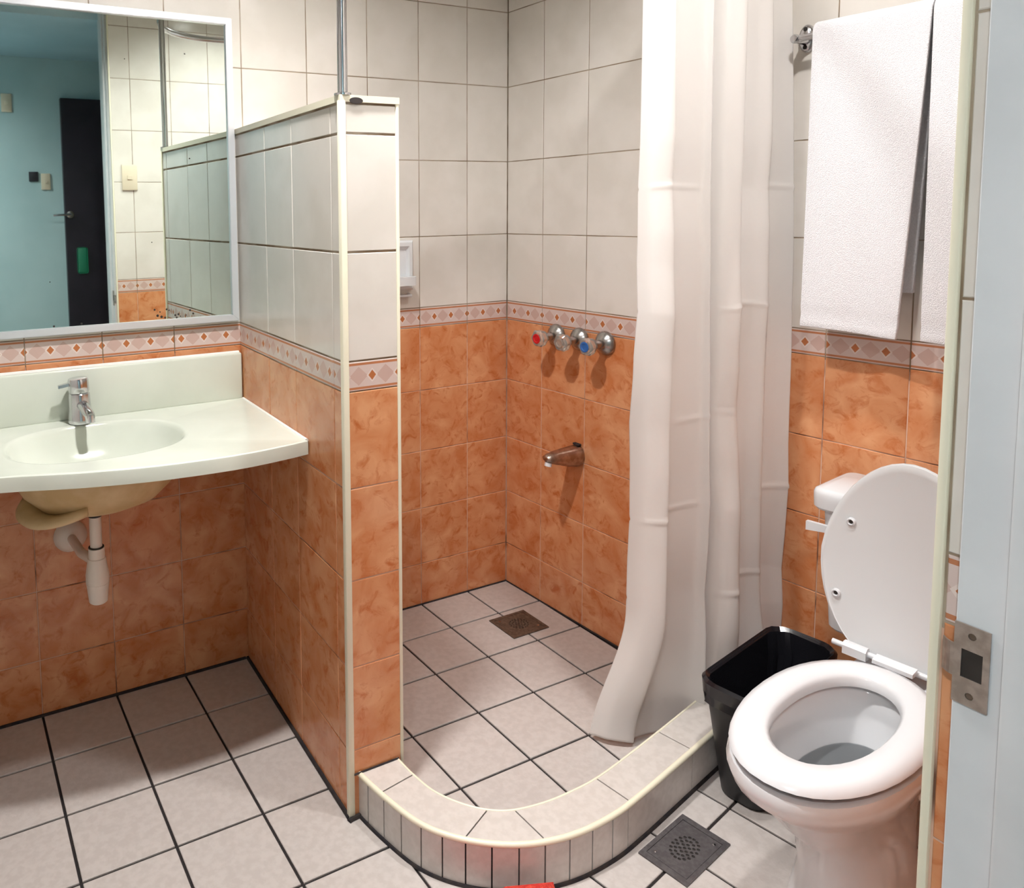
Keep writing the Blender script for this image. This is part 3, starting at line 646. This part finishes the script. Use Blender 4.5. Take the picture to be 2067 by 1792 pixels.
# ------------------------------------------------------------------ shower curtain
sc_ = empty('shower_curtain', (-0.06, -0.87, 0.0)); tag(sc_, 'white shower curtain gathered in long folds beside the towels', 'curtain')
FX = [(0, x + 0.008, y) for x, y in ((-.310, -.835), (-.302, -.868), (-.265, -.890), (-.250, -.864), (-.20, -.852), (-.13, -.858), (-.112, -.874), (-.104, -.846), (-.094, -.842), (-.08, -.880), (-.038, -.896), (-.016, -.868), (.0, -.852), (.05, -.858), (.085, -.874), (.10, -.85), (.14, -.86), (.166, -.876))]
base = spline([(p[1], p[2]) for p in FX], 10)
NZ = 340; ZT, ZBm = 2.012, 0.022
CRE = [1.385, 1.09, 0.83, 0.60, 0.385]
bm = BM(); grid = []
for j in range(NZ + 1):
    z = ZT + (ZBm - ZT) * j / NZ; row = []
    for i, (x, y) in enumerate(base):
        t = i / (len(base) - 1)
        drop = (ZT - z) / (ZT - ZBm)
        amp = 1.0 + 0.35 * drop
        yy = -0.862 + (y + 0.862) * amp + 0.006 * math.sin(7 * t + 3.1 * z)
        xx = x + 0.010 * math.sin(5.0 * t + 2.2 * z) * drop - 0.012 * drop * (1 - t)
        # the near bottom corner kicks out into the shower
        kk = max(0.0, (0.36 - z) / 0.36); kk = kk * kk * (3 - 2 * kk)
        xx -= 0.055 * kk * max(0, 1 - t / 0.55) ; yy += 0.055 * kk * max(0, 1 - t / 0.35) - 0.012 * kk * (t > 0.4) * (t - 0.4)
        yy += 0.018 * kk * math.sin(14 * t)
        for ci, zc in enumerate(CRE):
            zl = zc + 0.010 * math.sin(9 * t + ci * 1.7)
            w = max(0.0, math.sin(7.3 * t + 2.1 * ci + 0.6)) ** 0.5
            dz = (z - zl) / 0.0045
            yy -= 0.0034 * math.exp(-dz * dz) * w
            yy -= 0.007 * max(0.0, 1 - abs(z - zl) / 0.11) * (1 if ci % 2 else -1) * (0.4 + 0.6 * math.sin(10 * t + ci))
        xx += 0.018 * drop * t; yy -= 0.034 * drop * t
        zz = z + 0.085 * kk * min(1, max(0, (t - 0.38) / 0.12)) + 0.006 * kk * math.sin(23 * t)
        row.append(bm.verts.new((xx + 0.06, yy + 0.87, zz)))
    grid.append(row)
for j in range(NZ):
    for i in range(len(base) - 1): bm.faces.new((grid[j][i], grid[j][i + 1], grid[j + 1][i + 1], grid[j + 1][i]))
cu = from_bm('cloth', bm, 'curtain', sc_, True)
so_ = cu.modifiers.new('thickness', 'SOLIDIFY'); so_.thickness = 0.0012; so_.offset = 0
for q in range(6):
    p = base[8 + q * 25] if 8 + q * 25 < len(base) else base[-2]
    yr = min(rodp, key=lambda r: abs(r[0] - p[0]) + (9 if r[1] > -0.8 else 0))[1]
    bm = BM(); n = 18
    tube(bm, [(p[0] + 0.06, yr + 0.87 + 0.0 + 0.022 * math.sin(2 * math.pi * i / n), 2.036 + 0.030 * math.cos(2 * math.pi * i / n)) for i in range(n + 1)], 0.0018, 6, False); from_bm('hook_ring', bm, 'chrome', sc_, True)
# ------------------------------------------------------------------ shower fittings
def valve(y, z, cap, label):
    x = -tB * -1 * 0 + 0.031 * -y * 1.0
    o = empty('shower_valve', (0.031 * -y, y, z)); ax = (-1, -0.02, -0.05)
    bm = BM(); lathe(bm, (-0.0005, 0, 0), ax, [(0, 0.037), (0.004, 0.037), (0.012, 0.032), (0.020, 0.022), (0.026, 0.014)], 30); from_bm('flange', bm, 'dull_chrome', o, True, 40)
    bm = BM(); lathe(bm, (-0.024, 0, -0.001), ax, [(0, 0.013), (0.028, 0.013), (0.030, 0.010)], 18); from_bm('stem', bm, 'dull_chrome', o, True, 40)
    bm = BM(); n = 24; axv = Vector(ax).normalized(); X, Y = frame_of(axv); rg = []
    for t, r in ((0.0, 0.013), (0.003, 0.019), (0.012, 0.025), (0.030, 0.027), (0.036, 0.022)):
        rg.append([Vector((-0.052, -0.0006, -0.0026)) + axv * t + (X * math.cos(2 * math.pi * i / n) + Y * math.sin(2 * math.pi * i / n)) * r * (1 + 0.07 * math.cos(6 * 2 * math.pi * i / n)) for i in range(n)])
    loft(bm, rg); from_bm('knob', bm, 'acrylic', o, True, 40)
    bm = BM(); lathe(bm, Vector((-0.052, -0.0006, -0.0026)) + axv * 0.0362, ax, [(0, 0.016), (0.002, 0.0155), (0.0022, 0.011), (0.0005, 0.009)], 20); from_bm('cap', bm, cap, o, True, 40)
    return tag(o, label, 'faucet')
valve(-0.240, 0.937, 'red_cap', 'shower valve with clear knob and red cap, nearest the shower corner')
valve(-0.338, 0.937, 'acrylic', 'middle shower valve with plain clear knob between red and blue')
valve(-0.440, 0.939, 'blue_cap', 'shower valve with clear knob and blue cap, nearest the curtain')
tsx = empty('tub_spout', (0.0105, -0.335, 0.565)); tag(tsx, 'brownish chrome tub spout low on the orange shower wall', 'faucet')
bm = BM(); rg = []
for t, w, h, zc in ((0.0, 0.029, 0.034, 0.0), (0.01, 0.030, 0.035, 0.0), (0.05, 0.029, 0.030, 0.002), (0.09, 0.025, 0.023, 0.006), (0.12, 0.020, 0.016, 0.008), (0.134, 0.014, 0.009, 0.010), (0.138, 0.004, 0.003, 0.010)):
    rg.append([(-t, w * math.cos(a), zc + h * math.sin(a)) for a in [2 * math.pi * i / 24 for i in range(24)]])
loft(bm, rg); from_bm('body', bm, 'bronze', tsx, True, 50)
bm = BM(); lathe(bm, (-0.122, 0, -0.004), (-0.25, 0, -1), [(0, 0.011), (0.012, 0.011), (0.013, 0.007)], 16); from_bm('outlet', bm, 'porcelain', tsx, True, 40)
bm = BM(); bx(bm, -0.012, -0.001, -0.014, 0.012, 0.0345, 0.0395); from_bm('wall_gap', bm, 'mould', tsx)
sd = empty('soap_dish', (-0.455, 0.0, 1.17)); tag(sd, 'white ceramic soap dish on the shower wall, half behind the partition', 'soap dish')
bm = BM()
loft(bm, [[(x, y, z) for x, z in ((-w, -h), (w, -h), (w, h), (-w, h))] for w, h, y in ((0.060, 0.080, -0.0005), (0.060, 0.080, -0.010), (0.054, 0.074, -0.016), (0.044, 0.062, -0.016), (0.038, 0.050, -0.004))], cap1=True)
from_bm('frame', bm, 'soap_ceramic', sd, True, 40)
bm = BM(); loft(bm, [[(x, y, z) for x, z in ((-w, -0.062), (w, -0.062), (w, -0.062 + h), (-w, -0.062 + h))] for w, h, y in ((0.048, 0.024, -0.006), (0.050, 0.026, -0.03), (0.046, 0.030, -0.05), (0.036, 0.028, -0.058))]); from_bm('tray', bm, 'soap_ceramic', sd, True, 40)
bm = BM(); tube(bm, [(-0.045, -0.004, -0.095), (-0.045, -0.022, -0.097), (0.045, -0.022, -0.097), (0.045, -0.004, -0.095)], 0.005, 8); from_bm('washcloth_bar', bm, 'soap_ceramic', sd, True, 40)
# ------------------------------------------------------------------ floor drains
def drain(loc, lx, ly, rot, mt, rings, label):
    o = empty('floor_drain', loc, rot); hx, hy = lx / 2, ly / 2
    bm = BM(); bx(bm, -hx, hx, -hy, hy, 0.0, 0.0012); from_bm('sump', bm, 'rubber', o)
    bm = BM(); plate_with_holes(bm, rect(-hx, hx, -hy, hy), [rect(-hx * 0.83, hx * 0.83, -hy * 0.83, hy * 0.83)], 0.0012, 0.0022); from_bm('frame', bm, mt, o)
    holes = []; hr = 0.0036 * min(lx, 0.15) / 0.15
    for rr, nn in rings:
        for i in range(nn):
            a = 2 * math.pi * (i + 0.5 * (nn % 2)) / nn; holes.append(circ(rr * math.cos(a) * lx, rr * math.sin(a) * ly, hr, 8))
    bm = BM(); plate_with_holes(bm, rect(-hx * 0.815, hx * 0.815, -hy * 0.815, hy * 0.815), holes, 0.0012, 0.0018); from_bm('grate', bm, mt, o)
    for s in (-1, 1):
        bm = BM(); lathe(bm, (s * hx * 0.66, -s * hy * 0.62, 0.003), (0, 0, 1), [(0, 0.0035), (0.0008, 0.0035), (0.0014, 0.002)], 10); from_bm('screw', bm, 'chrome', o, True, 40)
    return tag(o, label, 'drain')
RG = [(0.0001, 1), (0.075, 6), (0.145, 12), (0.215, 18)]
drain((-0.161, -0.259, ZS), 0.142, 0.122, 0.0, 'grate_brown', RG, 'small brownish square drain grate on the shower floor near the corner')
drain((-0.441, -1.110, 0.0), 0.172, 0.106, 0.17, 'steel_dark', RG, 'dark grey square drain grate on the floor between curb and toilet')
# ------------------------------------------------------------------ towel bar and towels
def tw(y, off): return Vector((0.209 - 0.083 * (y + 1) - off, y - off * 0.083, 0))
ZBAR = 1.752
tb = empty('towel_bar', tw(-0.905, 0) + V3(0, 0, ZBAR)); tag(tb, 'chrome towel bar fixed to the tiled wall above the toilet', 'towel rail')
L0 = tb.location.copy()
bm = BM(); tube(bm, [tw(-0.905, 0.055) + V3(0, 0, ZBAR) - L0, tw(-1.50, 0.055) + V3(0, 0, ZBAR) - L0], 0.008, 14); from_bm('bar', bm, 'chrome', tb, True, 40)
for yy in (-0.905, -1.50):
    c = tw(yy, 0.0) + V3(0, 0, ZBAR + 0.006) - L0
    bm = BM(); n = 28; ax = nT
    loft(bm, [[c + ax * t + uT * (0.020 * s * math.cos(2 * math.pi * i / n)) + V3(0, 0, 0.034 * s * math.sin(2 * math.pi * i / n)) for i in range(n)] for t, s in ((0.0004, 1), (0.006, 1), (0.012, 0.86), (0.014, 0.7))]); bk = from_bm('bracket', bm, 'chrome', tb, True, 40)
    bm = BM(); lathe(bm, c + nT * 0.012 - V3(0, 0, 0.006), nT, [(0, 0.012), (0.03, 0.010), (0.05, 0.011), (0.056, 0.008)], 18); from_bm('post', bm, 'chrome', tb, True, 40)
    for s in (-1, 1):
        bm = BM(); lathe(bm, c + nT * 0.0125 + V3(0, 0, 0.022 * s), nT, [(0, 0.0055), (0.0016, 0.0055), (0.002, 0.004)], 12); from_bm('screw', bm, 'rubber', tb, True, 40)
def towel(y0, y1, y0b, y1b, zb, label, seed):
    o = empty('bath_towel', tw((y0 + y1) / 2, 0.055) + V3(0, 0, ZBAR)); LO = o.location.copy(); rnd = random.Random(seed)
    # cross-section over the bar: back bottom -> over -> front bottom
    sec = [(0.034, zb + 0.10)] + [(0.036, zb + 0.10 + (ZBAR - zb - 0.10) * k / 14) for k in range(1, 14)]
    for k in range(0, 11):
        a = math.pi * k / 10; sec.append((0.055 - 0.021 * math.cos(a), ZBAR + 0.004 + 0.021 * math.sin(a)))
    for k in range(1, 46):
        z = ZBAR + 0.004 - (ZBAR + 0.004 - zb) * k / 45; sec.append((0.076 + 0.018 * (k / 45) ** 1.2, z))
    nY = 26; bm = BM(); g = []
    for k, (off, z) in enumerate(sec):
        row = []
        dn = max(0, (ZBAR - z) / (ZBAR - zb))
        for j in range(nY + 1):
            t = j / nY; ya = y0 + (y1 - y0) * t; yb = y0b + (y1b - y0b) * t
            y = ya + (yb - ya) * dn
            fo = off + (0.006 * math.sin(5.5 * t + seed) * dn + 0.003 * math.sin(11 * t + 3 * z + seed)) * (1 if k > 20 else -0.3)
            hem = 0.003 if (k > 20 and (abs(z - zb - 0.028) < 0.006)) else 0
            p = tw(y, fo - hem) + V3(0, 0, z + 0.004 * math.sin(4 * t + seed) * dn) - LO
            row.append(bm.verts.new(p))
        g.append(row)
    for k in range(len(g) - 1):
        for j in range(nY): bm.faces.new((g[k][j], g[k][j + 1], g[k + 1][j + 1], g[k + 1][j]))
    c = from_bm('cloth', bm, 'towel', o, True); s = c.modifiers.new('thickness', 'SOLIDIFY'); s.thickness = 0.011; s.offset = 0.0
    b2 = c.modifiers.new('soft', 'BEVEL'); b2.width = 0.004; b2.segments = 2; b2.limit_method = 'ANGLE'
    return tag(o, label, 'towel', 'white towels on the towel bar')
towel(-0.957, -1.198, -0.962, -1.168, 1.045, 'white towel on the bar nearest the shower curtain', 1)
towel(-1.203, -1.450, -1.215, -1.452, 1.040, 'white towel on the bar nearest the door frame, partly hidden', 2)
# ------------------------------------------------------------------ toilet (local: -Y is out from the wall, X is towards the shower)
TA = 0.14
to = empty('toilet', (0.222, -1.275, 0.0), 0); tag(to, 'white flush toilet with raised lid behind the door frame', 'toilet')
# local frame: s out of the wall, l towards the shower
sd_ = Vector((-math.cos(TA), -math.sin(TA), 0)); ld_ = Vector((-math.sin(TA), math.cos(TA), 0))
TP = lambda s, l, z: sd_ * s + ld_ * l + Vector((0, 0, z))
def ell(s, a_f, a_b, b, z, n=40, pw=2.2, tilt=0.0):
    out = []
    for i in range(n):
        t = 2 * math.pi * i / n; c, q = math.cos(t), math.sin(t)
        a = a_f if c > 0 else a_b
        sg = lambda v: (abs(v) ** (2 / pw)) * (1 if v >= 0 else -1)
        ss = s + a * sg(c)
        out.append(TP(ss, b * sg(q), z + tilt * (ss - 0.33)))
    return out
# bowl outer with pedestal, then over the rim and down inside
rings = [ell(0.50, 0.15, 0.22, 0.092, 0.0), ell(0.50, 0.145, 0.22, 0.088, 0.02), ell(0.50, 0.125, 0.21, 0.076, 0.10), ell(0.51, 0.135, 0.21, 0.078, 0.18), ell(0.535, 0.19, 0.22, 0.092, 0.25), ell(0.56, 0.225, 0.235, 0.114, 0.31), ell(0.575, 0.265, 0.245, 0.131, 0.352), ell(0.575, 0.277, 0.245, 0.138, 0.376), ell(0.575, 0.271, 0.24, 0.134, 0.389),
         ell(0.59, 0.185, 0.20, 0.090, 0.389), ell(0.59, 0.178, 0.19, 0.084, 0.380), ell(0.59, 0.18, 0.185, 0.082, 0.345), ell(0.585, 0.165, 0.165, 0.072, 0.29), ell(0.56, 0.13, 0.12, 0.054, 0.235), ell(0.53, 0.07, 0.07, 0.036, 0.195), ell(0.52, 0.03, 0.03, 0.016, 0.180)]
bm = BM(); loft(bm, rings); from_bm('bowl', bm, 'porcelain', to, True, 60)
def rbox(s0, s1, l0, l1, z0, z1, r, taper=1.0, n=5):
    """rounded-rectangle loft in the toilet frame"""
    def ring(sc, z, inset=0.0):
        cs, cl = (s0 + s1) / 2, (l0 + l1) / 2; hs, hl = (s1 - s0) / 2 * sc - inset, (l1 - l0) / 2 * sc - inset; out = []
        rr = max(r - inset, 0.002)
        for qx, qy, a0 in ((1, 1, 0), (-1, 1, 90), (-1, -1, 180), (1, -1, 270)):
            for k in range(n + 1):
                a = math.radians(a0 + 90 * k / n); out.append(TP(cs + qx * (hs - rr) + rr * math.cos(a), cl + qy * (hl - rr) + rr * math.sin(a), z))
        return out
    e = min(0.012, (z1 - z0) / 3)
    bm = BM(); loft(bm, [ring(taper, z0, e * 0.6), ring(taper, z0 + e * 0.5, e * 0.1), ring((taper + 1) / 2, (z0 + z1) / 2), ring(1, z1 - e), ring(1, z1 - e * 0.35, e * 0.3), ring(1, z1, e)]); return bm
from_bm('deck', rbox(0.14, 0.40, -0.085, 0.085, 0.20, 0.388, 0.04), 'porcelain', to, True, 40)
from_bm('tank', rbox(0.022, 0.200, -0.185, 0.205, 0.372, 0.651, 0.035, 0.93), 'porcelain', to, True, 40)
tl = from_bm('tank_lid', rbox(0.016, 0.214, -0.200, 0.222, 0.652, 0.702, 0.03), 'porcelain', to, True, 40)
bm = BM(); lathe(bm, TP(0.198, 0.166, 0.616), sd_, [(0, 0.014), (0.012, 0.013), (0.016, 0.009)], 16); from_bm('lever_pivot', bm, 'porcelain', to, True, 40)
bm = BM(); loft(bm, [[TP(0.214 + ds, 0.166 + 0.058 * t, 0.616 - 0.004 * t + dz) for ds, dz in ((-0.005, -0.007 - 0.004 * t), (0.005, -0.007 - 0.004 * t), (0.005, 0.007 + 0.003 * t), (-0.005, 0.007 + 0.003 * t))] for t in (0, 0.4, 0.8, 1.0)]); from_bm('flush_lever', bm, 'porcelain', to, True, 40)
TI = -0.05
def ring_pair(z, o, i):
    return None
bm = BM()
so1 = ell(0.585, 0.245, 0.235, 0.124, 0.396, pw=2.15); so2 = ell(0.585, 0.264, 0.240, 0.135, 0.406, pw=2.15); so3 = ell(0.585, 0.258, 0.236, 0.131, 0.417, pw=2.15); so4 = ell(0.59, 0.232, 0.225, 0.116, 0.4225, pw=2.15)
si4 = ell(0.59, 0.186, 0.185, 0.085, 0.4205, pw=2.15); si3 = ell(0.59, 0.174, 0.175, 0.079, 0.413, pw=2.15); si1 = ell(0.59, 0.174, 0.175, 0.079, 0.396, pw=2.15)
loft(bm, [si1, so1, so2, so3, so4, si4, si3, si1], cap0=False, cap1=False); bmesh.ops.remove_doubles(bm, verts=bm.verts, dist=1e-5)
from_bm('seat', bm, 'seat_plastic', to, True, 60)
# raised lid: egg shape standing at the hinge, leaning back on the tank
def lid_ring(w, h, dep, z0=0.405, n=44):
    out = []
    for i in range(n):
        t = 2 * math.pi * i / n
        l = w * math.sin(t); v = -h * math.cos(t)
        vv = max(v, -h * 0.92)
        l *= (1.0 - 0.10 * (v / h)) if v > 0 else 1.0 + 0.0
        zz = z0 + h * 0.92 + vv; s = 0.305 - 0.17 * (zz - z0) * 1.0 * 0.9 + dep
        out.append(TP(s, l + 0.014, zz))
    return out
HL, WL = 0.212, 0.152
bm = BM(); loft(bm, [lid_ring(WL * 0.9, HL * 0.93, -0.014), lid_ring(WL * 0.985, HL * 0.99, -0.011), lid_ring(WL, HL, -0.004), lid_ring(WL * 0.992, HL * 0.995, 0.003), lid_ring(WL * 0.955, HL * 0.965, 0.0045), lid_ring(WL * 0.94, HL * 0.955, 0.0025)])
from_bm('lid', bm, 'lid_plastic', to, True, 50)
for l, z in ((0.112, 0.668), (0.126, 0.512)):
    s = 0.305 - 0.153 * (z - 0.405) + 0.0025
    bm = BM(); lathe(bm, TP(s, l, z), sd_, [(0, 0.009), (0.006, 0.0085), (0.0075, 0.006), (0.004, 0.004)], 16); b_ = from_bm('bumper', bm, 'seat_plastic', to, True, 40)
    bm = BM(); lathe(bm, TP(s + 0.0035, l, z), sd_, [(0, 0.004), (0.001, 0.004)], 10); from_bm('recess', bm, 'rubber', b_)
for l in (0.075, -0.075):
    bm = BM(); loft(bm, [[TP(0.318 + ds, l + 0.022 * t, 0.418 + dz) for ds, dz in ((-0.010, -0.016), (0.010, -0.016), (0.010, 0.002), (0.004, 0.008), (-0.006, 0.008), (-0.010, 0.0))] for t in (-1, 1)]); from_bm('hinge', bm, 'seat_plastic', to, True, 30)
bm = BM(); tube(bm, [TP(0.316, -0.12, 0.414), TP(0.316, 0.12, 0.414)], 0.006, 10); from_bm('hinge_bar', bm, 'seat_plastic', to, True, 40)
bm = BM(); loft(bm, [[TP(0.334 + ds, 0.035 * t, 0.4215 + dz) for ds, dz in ((-0.013, -0.006), (0.012, -0.006), (0.012, 0.002), (-0.013, 0.005))] for t in (-1, 1)]); from_bm('hinge_cover', bm, 'seat_plastic', to, True, 30)
bm = BM(); r_w = ell(0.582, 0.158, 0.158, 0.0685, 0.284); vs = [bm.verts.new(p) for p in r_w]; bm.faces.new(vs); from_bm('water', bm, 'water', to)
bm = BM(); tube(bm, [TP(0.06, 0.10, 0.36), TP(0.055, 0.12, 0.25), TP(0.04, 0.16, 0.17), TP(0.012, 0.17, 0.16)], 0.007, 8); from_bm('supply_hose', bm, 'chrome', to, True, 40)
# a black box on the tank, behind the lid
bb = empty('storage_box', Vector((0.222, -1.275, 0)) + TP(0.09, -0.065, 0.7025)); tag(bb, 'black box on the toilet tank behind the raised lid', 'box')
bm = BM(); bx(bm, -0.05, 0.05, -0.07, 0.07, 0.0, 0.045, 0.006); from_bm('body', bm, 'black_plastic', bb, True, 40)
bm = BM(); bx(bm, -0.053, 0.053, -0.073, 0.073, 0.0455, 0.056, 0.004); from_bm('cover', bm, 'black_film', bb, True, 40)
# ------------------------------------------------------------------ waste bin with liner
wb = empty('waste_bin', (-0.09, -1.055, 0.0), 0.17); tag(wb, 'black plastic waste bin with black liner beside the toilet', 'bin')
def rr_ring(hx, hy, r, z, jit=0.0, seed=0, n=7):
    out = []; rd = random.Random(seed)
    for qx, qy, a0 in ((1, 1, 0), (-1, 1, 90), (-1, -1, 180), (1, -1, 270)):
        for k in range(n + 1):
            a = math.radians(a0 + 90 * k / n)
            out.append((qx * (hx - r) + r * math.cos(a) + rd.uniform(-jit, jit), qy * (hy - r) + r * math.sin(a) + rd.uniform(-jit, jit), z + rd.uniform(-jit, jit)))
    return out
HB = 0.282
bm = BM(); loft(bm, [rr_ring(0.135, 0.050, 0.035, 0.0), rr_ring(0.14, 0.053, 0.036, 0.008), rr_ring(0.188, 0.077, 0.045, HB), rr_ring(0.183, 0.072, 0.042, HB), rr_ring(0.138, 0.050, 0.034, 0.012)]); from_bm('body', bm, 'black_plastic', wb, True, 40)
bm = BM()
loft(bm, [rr_ring(0.1885, 0.077, 0.046, HB - 0.052, 0.007, 1), rr_ring(0.191, 0.0795, 0.046, HB - 0.03, 0.0015, 2), rr_ring(0.1925, 0.081, 0.047, HB - 0.004, 0.0008, 3), rr_ring(0.187, 0.076, 0.045, HB + 0.004, 0.0006, 4), rr_ring(0.179, 0.069, 0.043, HB - 0.004, 0.001, 5), rr_ring(0.168, 0.060, 0.04, HB - 0.06, 0.006, 6), rr_ring(0.158, 0.054, 0.036, HB - 0.12, 0.007, 7), rr_ring(0.140, 0.046, 0.03, HB - 0.18, 0.006, 8), rr_ring(0.120, 0.036, 0.02, HB - 0.22, 0.004, 9)], cap0=False)
from_bm('liner', bm, 'black_film', wb, True, 12)
# ------------------------------------------------------------------ red mat pushed against the curb
rm = empty('bath_mat', (-0.83, -1.30, 0.0)); tag(rm, 'red bath mat on the floor in front of the curved curb', 'mat')
bm = BM(); g = []; nx, ny = 16, 22
for j in range(ny + 1):
    row = []
    for i in range(nx + 1):
        u, v = i / nx, j / ny
        x0, y0 = -1.12 + 0.35 * u, -0.932 - 0.137 * u
        x, y = x0 - 0.165 * v, y0 - 0.42 * v
        lift = 0.027 * max(0, 1 - v / 0.12) ** 1.5 * min(1.0, max(0.0, (u - 0.62) / 0.12))
        row.append(bm.verts.new((x + 0.83, y + 1.30 - 0.004, 0.0075 + lift)))
    g.append(row)
for j in range(ny):
    for i in range(nx): bm.faces.new((g[j][i], g[j][i + 1], g[j + 1][i + 1], g[j + 1][i]))
o = from_bm('pile', bm, 'red_mat', rm, True); s = o.modifiers.new('thickness', 'SOLIDIFY'); s.thickness = 0.012; s.offset = 0
